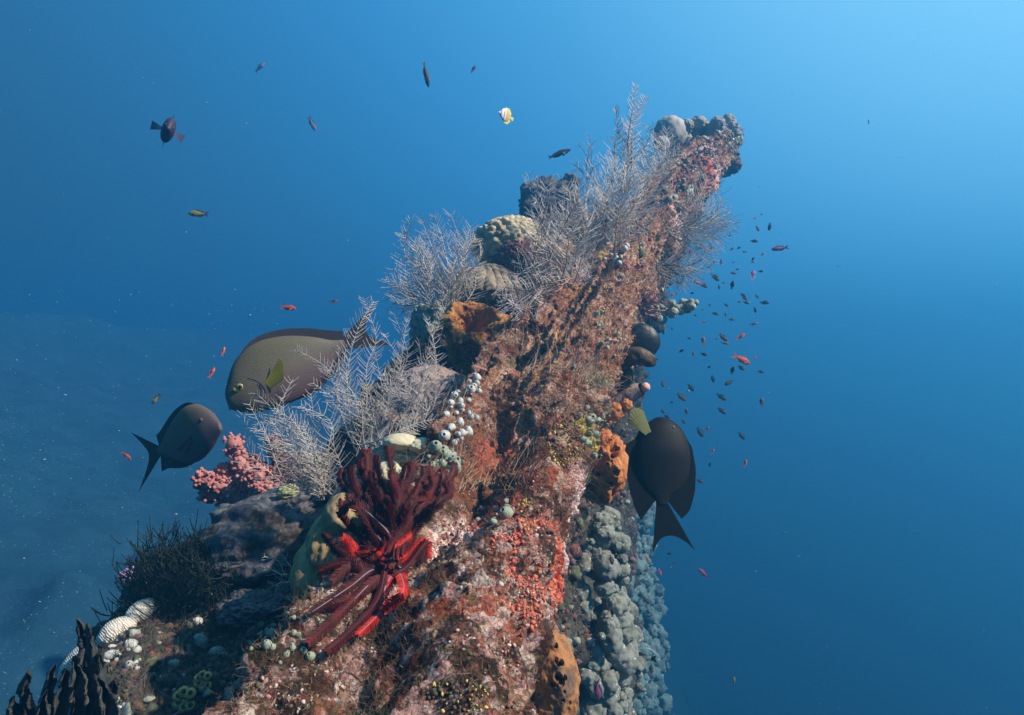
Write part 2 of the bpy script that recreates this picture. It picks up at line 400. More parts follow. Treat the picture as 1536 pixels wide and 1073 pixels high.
    for (px, py, Y, r, a) in ((770, 850, .84, .12, 1), (800, 900, .8, .07, .9), (655, 890, .76, .05, .7), (1010, 310, 2.5, .10, .8), (1050, 265, 2.7, .12, .9), (800, 590, 1.3, .09, .5), (740, 720, 1.05, .10, .45)):
        c = zone(t.near(at(px, py, Y), r * .35, r * 1.2, vec=w), red, a, t.math('ADD', nzC, .3), .38, .6, c)
    for (px, py, Y, r, a) in ((845, 665, 1.15, .12, 1), (855, 710, 1.1, .09, .95), (820, 700, 1.08, .06, .8), (640, 1060, .60, .06, .8), (780, 780, .95, .05, .8), (700, 1040, .62, .09, .8), (930, 400, 1.95, .12, .7), (880, 470, 1.7, .12, .6)):
        c = zone(t.near(at(px, py, Y), r * .3, r * 1.2, vec=w), yel, a, t.math('ADD', nzB, .38), .42, .62, c)
    for (px, py, Y, r, a) in ((745, 760, .98, .07, .8), (720, 900, .76, .07, .7), (870, 600, 1.32, .12, .8), (905, 640, 1.25, .08, .7), (930, 470, 1.8, .12, .7)):
        c = zone(t.near(at(px, py, Y), r * .3, r * 1.2, vec=w), grn, a, t.math('ADD', nzC, .3), .38, .6, c)
    # sparse pale grains everywhere
    g = t.voro(120, vec=fw)
    c = t.mix(t.math('MULTIPLY', t.mask(g, .22, .12), t.mask(t.noise(8, 4), .45, .62)), c, (.72, .62, .55))
    h = t.math('SUBTRACT', t.noise(170, 5, .75), t.math('MULTIPLY', t.voro(190, vec=fw), .7))
    h = t.math('ADD', h, t.math('MULTIPLY', t.noise(60, 4, .7), .8))
    h = t.math('ADD', h, t.math('MULTIPLY', streak, 1.2))
    return t.finish(t.gamma(c, 1.3), .82, h, .0055, 1.0, .2)
def beam():
    nu, nv = 1250, 330
    G, D = beam_surface(nu, nv)
    mb = MB(); mb.add(G.reshape(-1, 3), grid_faces(nu, nv, True))
    c = G[-1].mean(0); k = mb.n; mb.add([c], [[0, 0, 0]]); mb.Q[-1] = (np.stack([np.full(nv, k), (nu - 1) * nv + np.arange(nv), (nu - 1) * nv + (np.arange(nv) + 1) % nv], 1), 0)
    o = mb.build('encrusted_beam', beam_material())
    tag(o, 'long sunken beam crusted in pink, rust, red and yellow growth, rising from the bottom edge to the reef tip', 'encrusted beam')
    return G, D
BEAM_G, BEAM_D = beam()

def beam_normals():
    n = grid_normals(BEAM_G, True); s = (n * (BEAM_G - BEAM_G.mean(1, keepdims=True))).sum(-1).mean()
    return n if s > 0 else -n
BEAM_N = beam_normals()
_surf = np.concatenate([REEF_G.reshape(-1, 3), BEAM_G.reshape(-1, 3)]); _sn = np.concatenate([REEF_N.reshape(-1, 3), BEAM_N.reshape(-1, 3)])
_spx = 768 + _surf[:, 0] / _surf[:, 1] * F; _spy = 536.5 - _surf[:, 2] / _surf[:, 1] * F
def surf_at(px, py, tol=5):
    k = np.where((np.abs(_spx - px) < tol) & (np.abs(_spy - py) < tol))[0]
    if len(k) == 0: return None
    i = k[np.argmin(_surf[k, 1])]; return _surf[i], _sn[i]
def onto(px, py, Y, sink=.01, tol=7):
    """a point on the reef surface seen at that spot (Y where there is none)"""
    h = surf_at(px, py, tol); return at(px, py, h[0][1] + sink if h is not None else Y)

# ------------------------------------------------------------------ corals, sponges and crusts
def blob(c, r, s=5, seed=0, low=.18, lf=1.6, lump=0.0, wf=5.0, fine=.02, ff=12, rot=None, flat=None):
    """an organic lump: displaced ball. c centre, r radii (3)"""
    V, Fc = ico(s); d = V.copy(); r = np.broadcast_to(np.asarray(r, float), (3,))
    k = 1 + low * fbm(d, lf, 3, seed)
    if lump:
        w, _ = worley(d, wf, seed); k = k + lump * (np.sqrt(np.clip(1 - (w * 1.15) ** 2, 0, 1)) - .5)
    if fine: k = k + fine * fbm(d, ff, 4, seed + 2)
    P = d * r * k[:, None]
    if rot is not None: P = P @ np.array(rot).T
    return P + np.asarray(c), Fc
def rotm(ax, deg): return np.array(Matrix.Rotation(R(deg), 3, ax))
def mat_ridged(name, cols, scale, hi=(.8, .8, .76), bdist=.004):
    t = NT(name); w = t.warp(scale * .5, 1.2 / scale)
    x = t.n('ShaderNodeTexWave', wave_type='BANDS', bands_direction='DIAGONAL'); t.l(w, x.inputs[0]); x.inputs['Scale'].default_value = scale * .35
    x.inputs['Distortion'].default_value = 4; x.inputs['Detail'].default_value = 2
    c = t.ramp(t.noise(18, 5), cols); c = t.mix(t.mask(x.outputs[1], .1, .6), c, hi)
    return t.finish(c, .8, x.outputs[1], bdist, .8)

M_tan = organic('tan_coral', [(.22, .14, .06), (.34, .235, .115), (.44, .33, .19)], 10, .3, .7, .75, 260, .0008, strength=.5, spots=(.62, .52, .36), spotscale=150, spotlim=.12)
M_cream = organic('cream_coral', [(.42, .36, .22), (.56, .49, .34), (.34, .32, .17)], 22, .35, .7, .75, 220, .0008, spots=(.30, .33, .17), spotscale=170, spotlim=.15)
M_greenmound = organic('pale_green_crust', [(.12, .13, .05), (.28, .28, .15), (.46, .44, .34), (.17, .18, .08)], 45, .3, .7, .8, 190, .0015, cell=[(.5, .48, .4), (.16, .18, .07), (.3, .3, .17), (.66, .64, .58), (.10, .11, .05)], cellscale=190, cellmix=.8)
M_darkgrey = organic('grey_sponge_skin', [(.035, .037, .044), (.075, .077, .09), (.15, .14, .135), (.06, .045, .03), (.11, .105, .11)], 11, .3, .7, .9, 130, .004, spots=(.03, .02, .018), spotscale=105, spotlim=.17)
M_orange = organic('orange_sponge', [(.20, .06, .03), (.42, .14, .035), (.66, .28, .055), (.74, .36, .09), (.22, .07, .05)], 22, .28, .7, .9, 120, .004, strength=1, spots=(.10, .03, .02), spotscale=70, spotlim=.2)
M_rusty = organic('rusty_sponge', [(.09, .035, .02), (.20, .075, .025), (.36, .15, .035), (.42, .20, .06), (.12, .045, .035)], 22, .28, .7, .9, 120, .004, strength=1, spots=(.05, .018, .012), spotscale=70, spotlim=.22)
M_brain = organic('lobed_coral', [(.20, .14, .06), (.36, .27, .13), (.50, .42, .27), (.26, .17, .08)], 20, .3, .7, .85, 170, .003, spots=(.66, .63, .52), spotscale=70, spotlim=.17)
M_brain_dark = organic('dark_ridged_coral', [(.12, .09, .06), (.22, .165, .11), (.34, .27, .19)], 25, .3, .7, .85, 160, .003)
M_maroon = organic('maroon_tuft', [(.11, .035, .035), (.22, .07, .06), (.05, .022, .02), (.35, .22, .19)], 60, .3, .7, .9, 120, .003)
M_greydome = organic('grey_dome_coral', [(.24, .22, .20), (.36, .33, .29), (.42, .40, .37)], 14, .3, .7, .8, 150, .0015)
M_knob = organic('knobbly_coral', [(.15, .14, .13), (.32, .29, .22), (.24, .21, .25), (.46, .41, .28)], 12, .3, .7, .85, 90, .003)
M_overhang = organic('dark_overhang', [(.045, .03, .045), (.09, .055, .07), (.22, .10, .09), (.06, .045, .05)], 14, .3, .72, .9, 60, .006)
M_boulder = organic('boulder_coral', [(.06, .065, .05), (.145, .15, .12), (.22, .23, .195), (.11, .095, .06), (.32, .34, .31)], 16, .28, .72, .8, 160, .003, spots=(.55, .56, .53), spotscale=60, spotlim=.16)
M_brownleather = organic('brown_leathery_sponge', [(.022, .013, .007), (.05, .03, .013), (.09, .055, .022)], 16, .3, .7, .55, 90, .002)
M_black = organic('dark_smooth_skin', [(.006, .008, .009), (.014, .016, .016)], 9, .3, .7, .45, 200, .0006)
M_hole = plain('sponge_opening', (.018, .008, .006), .9)
M_orsponge = organic('holed_orange_sponge', [(.24, .07, .025), (.42, .13, .035), (.50, .19, .06), (.15, .065, .04)], 20, .3, .7, .85, 160, .002, spots=(.22, .07, .03), spotscale=90, spotlim=.12)
M_brsponge = organic('holed_brown_sponge', [(.07, .04, .028), (.20, .085, .035), (.34, .145, .05), (.11, .07, .05), (.28, .12, .045)], 13, .3, .7, .85, 140, .003, spots=(.09, .035, .02), spotscale=65, spotlim=.13)
M_soft = organic('soft_coral_pink', [(.30, .085, .08), (.44, .16, .14), (.56, .30, .27)], 35, .3, .7, .75, 260, .001)
M_softdark = organic('soft_coral_crimson', [(.14, .035, .035), (.22, .06, .055), (.30, .12, .10)], 35, .3, .7, .75, 260, .001)
M_softpurple = organic('soft_coral_purple', [(.16, .10, .22), (.28, .19, .34), (.44, .32, .46)], 35, .3, .7, .75, 200, .001)
M_darkbush = organic('dark_green_bush', [(.010, .016, .008), (.022, .032, .016), (.05, .055, .025)], 40, .3, .7, .9)
M_ridge = mat_ridged('pale_ridged_coral', [(.42, .33, .22), (.52, .42, .30)], 260, (.66, .64, .58), .0012)
M_leather = organic('dark_leathery_lobe', [(.026, .028, .028), (.05, .05, .046), (.085, .075, .062)], 12, .3, .7, .7, 120, .002)
M_gold = organic('golden_ascidian', [(.38, .19, .05), (.62, .38, .13), (.72, .52, .26)], 40, .3, .7, .6, 200, .001)
M_white = organic('sea_squirt_white', [(.26, .26, .23), (.46, .46, .42), (.66, .65, .62)], 60, .3, .7, .5, 300, .0006, spec=.4)
M_greenwhite = organic('sea_squirt_green', [(.14, .17, .10), (.26, .29, .20), (.42, .44, .36)], 60, .3, .7, .5, 300, .0006, spec=.4)
M_mouth = plain('squirt_mouth', (.05, .045, .03), .8)
M_pinkbranch = organic('pink_branching_coral', [(.36, .15, .12), (.52, .26, .21), (.66, .42, .36)], 60, .3, .7, .8, 220, .001)
M_nubgrey = organic('grey_green_nubs', [(.14, .15, .12), (.26, .28, .22), (.42, .42, .36)], 50, .3, .7, .8, 220, .001)
M_outcrop = organic('far_outcrop', [(.03, .03, .035), (.08, .07, .07), (.14, .13, .12)], 12, .3, .7, .9, 60, .006)
M_lilac = organic('lilac_crust', [(.05, .04, .043), (.10, .08, .085), (.16, .14, .14), (.04, .028, .028)], 50, .3, .7, .85, 160, .002)
M_yelsponge = organic('yellow_green_sponge', [(.24, .24, .06), (.44, .42, .14), (.60, .62, .48)], 50, .3, .7, .7, 200, .001)
M_pinkknob = organic('pink_knob', [(.62, .28, .24), (.78, .45, .40)], 60, .3, .7, .7, 220, .001)
M_fuzz = organic('fuzzy_brown_dome', [(.11, .065, .05), (.24, .15, .12), (.36, .26, .22), (.20, .10, .08)], 40, .3, .7, .95, 140, .004)

def thing_mesh(mb, name, mats, c, label, cat, group=None):
    o = mb.build(name, mats); recentre(o, c); tag(o, label, cat, group); return o
def lump_thing(name, c, r, mat, label, cat, s=5, group=None, **k):
    mb = MB(); mb.add(*blob(c, r, s, **k)); return thing_mesh(mb, name, mat, c, label, cat, group)
def cluster_thing(name, lumps, mat, label, cat, s=4, c=None, **k):
    """several overlapping lobes in one body: lumps = [(centre, radii)]"""
    mb = MB()
    for i, (q, r) in enumerate(lumps): mb.add(*blob(q, r, s, seed=k.pop('seed', 0) + i, **k))
    return thing_mesh(mb, name, mat, lumps[0][0] if c is None else c, label, cat)

# tan boulder coral behind the feather star
c = at(508, 835, 1.04)
mb = MB(); mb.add(*blob(c, (sz(54, 1), .075, sz(84, 1)), 6, 11, .16, 1.7, .08, 2.4, .012, 14, rot=rotm('Y', 16)))
mb.add(*blob(at(520, 774, 1.015), (sz(34, 1), .05, sz(36, 1)), 5, 12, .10, 1.4, fine=.006))
mb.add(*blob(at(472, 862, 1.02), (sz(34, 1), .05, sz(52, 1)), 5, 13, .10, 1.4, fine=.006))
thing_mesh(mb, 'boulder_coral', M_tan, c, 'smooth tan rounded boulder coral behind the red feather star', 'boulder coral')
lump_thing('lobe_coral', at(582, 712, 1.03), (sz(22, 1), .035, sz(20, 1)), M_cream, 'small smooth cream lobe peeking out behind the top arms of the feather star', 'coral', seed=4, low=.1)
mb = MB(); c = at(612, 685, 1.12); mb.add(*blob(c, (sz(50, 1.1), .05, sz(27, 1.1)), 6, 3, .2, 2.4, .12, 5, .07, 12))
thing_mesh(mb, 'green_mound', M_greenmound, c, 'speckled pale green mound just above the feather star', 'coral mound')
mb = MB(); c = at(612, 662, 1.12)
for px, py, rx, rz in ((600, 663, 26, 12), (632, 668, 20, 11), (655, 672, 13, 9)): mb.add(*blob(at(px, py, 1.085), (sz(rx, 1.1), .03, sz(rz, 1.1)), 5, px, .08, 1.6, fine=.004))
thing_mesh(mb, 'cream_coral', M_cream, c, 'smooth cream coral cap lying along the top of the pale green mound', 'coral')
# brown fuzzy dome and its ruffled foot
mb = MB(); c = at(648, 590, 1.5); mb.add(*blob(c, (sz(62, 1.45), .09, sz(42, 1.45)), 6, 21, .12, 2, .05, 6, .06, 9))
for i in range(16):
    a = i / 15; mb.add(*blob(at(575 + 115 * a + random.uniform(-6, 6), 625 + 10 * math.sin(a * 5) + random.uniform(-6, 6), 1.36), np.array((12, 14, 9)) * sz(1, 1.4), 4, i, .3, 2, fine=.1))
thing_mesh(mb, 'fuzzy_dome', M_fuzz, c, 'brown fuzzy dome with a ruffled foot, overgrown by white plumes', 'sponge mound')
# grey slab boulder at the left
mb = MB(); c = at(398, 815, 1.5); mb.add(*blob(c, (sz(104, 1.5), .14, sz(74, 1.5)), 6, 31, .26, 1.7, .06, 3.4, .06, 8, rot=rotm('Y', -18)))
mb.add(*blob(at(440, 762, 1.52), (sz(52, 1.5), .08, sz(26, 1.5)), 5, 32, .25, 2, fine=.06, rot=rotm('Y', -20)))
thing_mesh(mb, 'grey_boulder', M_darkgrey, c, 'broad dark grey sponge-skinned boulder below the pink soft coral', 'boulder')
# barrel sponge: a cup with a thick ragged rim
def cup(c, rad, H, tilt, seed, nu=150, nv=180, inner=.68, flare=.12):
    s = np.linspace(0, 1, nu); out_r, zz = [], []
    for t in s:
        if t < .5: q = t / .5; out_r.append(.55 + .45 * q ** .6 + flare * q ** 3); zz.append(-1 + q)
        elif t < .62: q = (t - .5) / .12; out_r.append((1 + flare) * (1 - q) + inner * q); zz.append(.16 * math.sin(q * math.pi))
        else: q = (t - .62) / .38; out_r.append(inner * (1 - .9 * q ** 2.2)); zz.append(-.85 * q)
    th = np.arange(nv) / nv * 2 * np.pi
    rr = np.array(out_r)[:, None] * np.ones(nv); z = np.array(zz)[:, None] * np.ones(nv)
    P = np.stack([rr * np.cos(th) * rad, rr * np.sin(th) * rad, z * H], -1).reshape(-1, 3)
    N = nrm(P * (1, 1, .3)); sg = np.where(np.repeat(s, nv) > .6, -1, 1)
    w, _ = worley(P / rad, 4.5, seed)
    d = .10 * fbm(P / rad, 2.2, 3, seed) + .13 * (.55 - w) + .05 * fbm(P / rad, 9, 3, seed + 1)
    P = P + N * (d * rad * sg * np.where(np.repeat(s, nv) > .72, .4, 1))[:, None]
    P[:, 2] += .10 * H * fbm(np.stack([np.tile(np.cos(th), nu), np.tile(np.sin(th), nu), np.zeros(nu * nv)], 1), 1.6, 3, seed)
    return P @ np.array(tilt).T + np.asarray(c), grid_faces(nu, nv, True)
mb = MB(); c = at(716, 487, 1.78); tl = rotm('X', 38) @ rotm('Y', 10)
mb.add(*cup(c, sz(47, 1.78), sz(75, 1.78), tl, 41)); mb.add(*blob(at(760, 505, 1.78), (sz(34, 1.78), .06, sz(30, 1.78)), 5, 42, .2, 2, .12, 5, .06, 10))
mb.add(*blob(at(735, 545, 1.82), (sz(50, 1.78), .08, sz(38, 1.78)), 5, 43, .2, 2, .10, 5, .06, 10))
thing_mesh(mb, 'barrel_sponge', M_rusty, c, 'wide open rusty orange barrel sponge with a ragged rim and dark hollow', 'barrel sponge')
# lobed corals at the crest
mb = MB(); c = at(764, 368, 2.35); mb.add(*blob(c, (sz(50, 2.35), .12, sz(40, 2.35)), 6, 51, .10, 1.4, .24, 6.5, .03, 14))
thing_mesh(mb, 'lobed_coral', M_brain, c, 'tan lobed coral dome on the crest between the grey plumes', 'coral dome')
mb = MB(); c = at(728, 436, 2.15)
for i in range(8):
    a = (i - 3.5) / 3.5; p = np.array([at(728 + 46 * a, 470 + 4 * a * a, 2.12 + .05 * a * a), at(728 + 50 * a, 440, 2.05 + .06 * a * a), at(728 + 40 * a, 412 + 10 * a * a, 2.12 + .03 * a * a), at(728 + 26 * a, 404 + 8 * a * a, 2.2)])
    q = catmull(p, 40); V, Fq = tubes(q[None], (.020 + .006 * np.sin(np.linspace(0, 9, 40) + i))[None], 14); V = V + .006 * nrm(V - c) * fbm(V, 60, 3, i)[:, None]; mb.add(V, Fq)
mb.add(*blob(c + (0, .03, 0), (sz(48, 2.1), .08, sz(36, 2.1)), 5, 53, .1, 2, fine=.05))
thing_mesh(mb, 'ridged_coral', M_brain_dark, c, 'dark brown coral with thick upright ridges above the rusty barrel sponge', 'coral')
lump_thing('maroon_bush', at(777, 388, 2.25), (sz(30, 2.25), .06, sz(26, 2.25)), M_maroon, 'dark maroon speckled clump below the tan lobed coral', 'sponge', s=6, seed=55, lump=.22, wf=7, fine=.12, ff=10)
# small ruffled orange sponge
mb = MB(); c = at(840, 388, 2.2)
for i, (px, py, r) in enumerate(((832, 384, 15), (850, 380, 13), (842, 396, 14), (862, 384, 8), (815, 398, 8), (826, 374, 8), (848, 370, 7), (835, 404, 8))):
    mb.add(*blob(at(px, py, 2.2 + .02 * (i % 3)), np.array((r, r, r * 1.2)) * sz(1, 2.2), 5, 60 + i, .3, 2, .25, 4, .1, 8))
thing_mesh(mb, 'ruffled_sponge', M_orange, c, 'small bright orange ruffled sponge among pale plumes near the crest', 'sponge')
# reef tip
lump_thing('dome_coral', at(1006, 200, 3.02), (sz(25, 3), .08, sz(26, 3)), M_greydome, 'smooth grey dome coral standing at the reef tip', 'dome coral', seed=61, low=.08, fine=.01)
lump_thing('dome_coral', at(992, 216, 2.95), (sz(12, 3), .04, sz(11, 3)), M_greydome, 'small brownish grey lobe at the foot of the dome coral on the tip', 'dome coral', s=4, seed=62, low=.1, fine=.02)
mb = MB(); c = at(1070, 200, 3.05)
for i, (px, py, r) in enumerate(((1030, 190, 10), (1048, 188, 13), (1056, 200, 16), (1075, 188, 12), (1072, 206, 16), (1093, 183, 11), (1097, 196, 12), (1105, 204, 8), (1040, 205, 15), (1086, 204, 13), (1026, 212, 13), (1062, 214, 15))):
    mb.add(*blob(at(px, py, 3.0 + .05 * ((i * 7) % 3)), np.array((r, r * 1.1, r)) * sz(1, 3.05), 5, 70 + i, .16, 1.6, .05, 3, .05, 9))
thing_mesh(mb, 'knobbly_coral', M_knob, c, 'knobbly olive and grey coral crowning the very tip of the reef', 'coral')
mb = MB(); c = at(1075, 240, 3.0)
for i, (px, py, r) in enumerate(((1050, 232, 22), (1070, 240, 22), (1090, 246, 17), (1102, 250, 9), (1058, 258, 18), (1040, 268, 16), (1082, 226, 16), (1095, 236, 12), (1030, 225, 15), (1012, 232, 14), (1075, 262, 9), (1104, 242, 6), (1048, 282, 12))):
    mb.add(*blob(at(px, py, 3.05 + .04 * ((i * 5) % 3)), np.array((r, r * 1.2, r * .9)) * sz(1, 3), 5, 90 + i, .35, 2, .15, 4, .12, 8))
thing_mesh(mb, 'ragged_overhang', M_overhang, c, 'dark ragged purple and rust growth hanging under the reef tip', 'sponge')
mb = MB(); c = at(808, 302, 3.3)
for i, (px, py, r) in enumerate(((800, 290, 18), (818, 285, 18), (835, 292, 18), (800, 308, 20), (825, 312, 26), (795, 322, 14), (856, 272, 11), (848, 290, 18), (815, 335, 24), (782, 330, 10))):
    mb.add(*blob(at(px, py, 3.3), np.array((r, r, r)) * sz(1, 3.3), 4, 110 + i, .35, 2, .1, 4, .12, 8))
thing_mesh(mb, 'far_outcrop', M_outcrop, c, 'dark craggy outcrop jutting out behind the grey plumes on the crest', 'outcrop')
mb = MB(); c = at(645, 492, 2.05); mb.add(*blob(c, (sz(30, 2), .09, sz(38, 2)), 5, 121, .15, 1.6, .14, 4, .04, 9))
thing_mesh(mb, 'green_coral', M_nubgrey, c, 'pale green knobbed coral left of the rusty barrel sponge', 'coral')
# right edge growths
def branch_bush(c, n, L, spread, updir, seed, r0=.006, fork=3):
    rg = np.random.default_rng(seed); mbb = MB()
    for i in range(n):
        d = nrm(np.asarray(updir) + rg.normal(size=3) * spread); l = L * rg.uniform(.6, 1)
        p = np.array([c, c + d * l * .35, c + d * l * .7 + rg.normal(size=3) * l * .06, c + d * l])
        q = catmull(p, 9); mbb.add(*tubes(q[None], np.linspace(r0, r0 * .55, 9)[None], 6)); mbb.add(*blob(q[-1], r0 * .75, 2, fine=0))
        for j in range(fork):
            b = q[rg.integers(3, 8)]; e = b + nrm(d + rg.normal(size=3) * .6) * l * .3; qq = catmull(np.array([b, b + (e - b) * .5 + d * .003, e]), 6)
            mbb.add(*tubes(qq[None], np.linspace(r0 * .6, r0 * .4, 6)[None], 5)); mbb.add(*blob(e, r0 * .5, 1, fine=0))
    return mbb
c = at(950, 465, 1.95)
thing_mesh(branch_bush(c, 70, .085, .55, (.75, -.3, .45), 5, .0045), 'branching_coral', M_pinkbranch, c, 'pink finely branched coral bush on the right side of the beam', 'branching coral')
mb = MB(); c = at(985, 470, 1.98)
for i in range(46):
    a = random.random(); q = at(975 + 66 * a + random.uniform(-4, 4), 474 - 18 * a + random.uniform(-13, 13) * (1 - .45 * a), 1.98 + random.uniform(-.02, .03)); mb.add(*blob(q, random.uniform(.008, .016), 3, i, .25, 2, fine=.1))
thing_mesh(mb, 'knotty_branch', M_nubgrey, c, 'knotty grey-green coral branch sticking out sideways into open water', 'coral branch')
mb = MB(); c = at(962, 514, 1.54); mb.add(*blob(c, (sz(27, 1.56), sz(13, 1.56), sz(29, 1.56)), 5, 131, .06, 1.3, fine=.004, rot=rotm('Y', 15)))
thing_mesh(mb, 'rounded_lobe', M_black, c, 'smooth dark rounded lobe standing out above the brown folded sponge', 'sponge lobe')
mb = MB(); c = at(935, 550, 1.6)
q = catmull(np.array([at(908, 590, 1.47), at(914, 562, 1.44), at(934, 540, 1.42), at(960, 534, 1.40), at(982, 546, 1.41)]), 60)
V, Fq = tubes(q[None], (sz(1, 1.6) * np.interp(np.linspace(0, 1, 60), [0, .25, .6, .9, 1], [21, 18, 13, 10, 4]))[None], 36); V = c + (V - c) * (1, 1, 1); V += nrm(V - c) * (.008 * fbm(V, 14, 4, 3) + .002 * fbm(V, 70, 2, 4))[:, None]; mb.add(V, Fq)
mb.add(*blob(at(938, 564, 1.42), (sz(11, 1.6), .02, sz(14, 1.6)), 4, 134, .2)); mb.add(*blob(at(917, 570, 1.44), (sz(19, 1.6), .04, sz(17, 1.6)), 4, 135, .2))
thing_mesh(mb, 'folded_sponge', M_brownleather, c, 'brown leathery folded sponge arching out from the beam into the water', 'sponge')
# horn of growth with a pink tip
t_ = empty('horn_sponge', tuple(at(935, 595, 1.5))); tag(t_, 'stubby grey-brown horn of growth with a round pink knob at its end', 'sponge')
def child(mbb, name, mats, par):
    o = mbb.build(name, mats); me = o.data; n = len(me.vertices); a = np.empty(n * 3, np.float32); me.vertices.foreach_get('co', a)
    me.vertices.foreach_set('co', (a.reshape(-1, 3) - np.array(par.location, np.float32)).ravel()); me.update(); o.parent = par; return o
mb = MB(); q = catmull(np.array([at(905, 618, 1.46), at(930, 600, 1.44), at(962, 585, 1.42)]), 40)
V, Fq = tubes(q[None], np.linspace(sz(24, 1.5), sz(9, 1.5), 40)[None], 30); V += .010 * fbm(V, 18, 4, 6)[:, None] * np.array([.4, .4, 1]); mb.add(V, Fq); child(mb, 'stalk', M_fuzz, t_)
mb = MB(); mb.add(*blob(at(968, 581, 1.42), sz(7, 1.45), 4, 3, .12)); child(mb, 'pink_knob', M_pinkknob, t_)

def holed(name, c, r, mat, holes, label, rot, seed, Y, lump=.10):
    """a lumpy sponge with open chimneys; holes: (px,py,radius px) sunk where they are seen"""
    par = empty(name, tuple(c)); tag(par, label, 'holed sponge')
    V, Fc = blob(c, r, 6, seed, .14, 1.7, lump, 3.4, .02, 12, rot=rot)
    m2 = MB()
    for k, (px, py, rp) in enumerate(holes):
        ray = nrm(at(px, py, 1.0)); t = V @ ray; off = np.linalg.norm(V - t[:, None] * ray, axis=1)
        cand = np.where(off < .012)[0]
        if len(cand) == 0: continue
        i0 = cand[np.argmin(t[cand])]; p = V[i0].copy(); rr = sz(rp, Y); nn = nrm(p - c); nn = nrm(nn - .5 * ray)
        dd = np.linalg.norm(V - p, axis=1); V = V + nn * (.45 * rr * np.exp(-((dd - rr * 1.35) / (rr * .45)) ** 2) - 1.6 * rr * np.exp(-(dd / (rr * .85)) ** 4))[:, None]
        th = np.linspace(0, 2 * np.pi, 17)[:-1]; A = nrm(np.cross(nn, (0, 0, 1))); B = np.cross(nn, A); base = p - nn * rr * .15
        ring = [base + (np.cos(th)[:, None] * A + np.sin(th)[:, None] * B * 1.15) * rr * f - nn * rr * dpt for f, dpt in ((.92, 0), (.85, .5), (.6, 1.1), (.05, 1.3))]
        h = MB(); h.add(np.concatenate(ring), grid_faces(4, 16, True)[:, ::-1]); m2.add(np.concatenate(ring), grid_faces(4, 16, True)[:, ::-1])
        child(h, 'opening', M_hole, par)
    m1 = MB(); m1.add(V, Fc); child(m1, 'body', mat, par)
holed('orange_sponge', at(906, 702, 1.28), (sz(30, 1.28), .06, sz(48, 1.28)), M_orsponge, ((925, 665, 4), (928, 682, 4), (926, 700, 4), (931, 717, 5), (898, 717, 3.5), (916, 735, 4), (905, 690, 3), (888, 708, 4), (912, 652, 3)), 'bright orange sponge with round openings on the beam beside the black surgeonfish', rotm('Y', 8), 141, 1.28, .26)
holed('brown_sponge', at(824, 1018, .745), (sz(44, .745), .04, sz(74, .745)), M_brsponge, ((843, 1033, 6), (857, 1023, 6), (856, 988, 5), (833, 980, 4), (834, 1046, 4), (862, 1015, 4), (815, 1030, 4), (822, 1000, 4), (869, 1062, 3), (850, 1068, 3), (846, 960, 4), (860, 1048, 3)), 'large orange-brown sponge dotted with dark round openings at the bottom beside the boulder coral', rotm('Y', -10), 145, .745, .06)
for i, (px, py, r, lab) in enumerate(((922, 618, 12, 'small orange sponge lump right above the holed orange sponge'), (940, 608, 8, 'tiny orange sponge knob below the pink-tipped horn'))):
    lump_thing('sponge_lump', at(px, py, 1.36), np.array((r, r, r * 1.1)) * sz(1, 1.36), M_orsponge, lab, 'sponge', s=4, seed=150 + i, lump=.2, wf=3, low=.25)

# boulder coral colony on the wall
mb = MB(); rg = np.random.default_rng(12); c = at(895, 910, 1.55)
for i in range(210):
    a = rg.uniform(0, 1); py = 775 + 330 * a; half = np.interp(a, [0, .15, .5, .8, 1], [28, 42, 58, 60, 55]); u = rg.uniform(-1, 1)
    px = np.interp(a, [0, .2, .5, .8, 1], [895, 893, 893, 905, 905]) + half * u
    q = at(px, py, 1.5 + .09 * u * u + .12 * max(u, 0) ** 2 + .07 * rg.random()); r = sz(6 + 15 * rg.random() ** 1.8, 1.5)
    mb.add(*blob(q, (r, r, r * rg.uniform(.85, 1.2)), 4, i, .2, 1.6, .06, 3, .05, 9))
mb.add(*blob(at(890, 930, 1.72), (sz(55, 1.6), .09, sz(150, 1.6)), 4, 2, .1))
thing_mesh(mb, 'boulder_coral', M_boulder, c, 'grey-green colony of bulging boulder coral lobes on the wall under the beam', 'boulder coral')

# far wall growth: each lump on the receding wall, water haze painted into its colour
mb = MB()
for i in range(330):
    a = rg.random(); Y = 3.1 + 2.2 * rg.random(); py = 670 + 400 * a; px = 912 + 20 * (Y - 3.1) + 40 * a * rg.random() + 14 * rg.random()
    r = sz(rg.uniform(5, 16), Y); mb.add(*blob(at(px, py, Y), (r, r, r), 3, i, .5, 2, .2, 3, .25, 5))
M_wall_hazed = organic('wall_growth', [(.035, .075, .085), (.07, .13, .14), (.13, .20, .20), (.05, .085, .08)], 8, .3, .7, .85, 60, .01, spots=(.3, .42, .42), spotscale=30, spotlim=.2)
tag(mb.build('wall_growth', M_wall_hazed), kind='stuff')

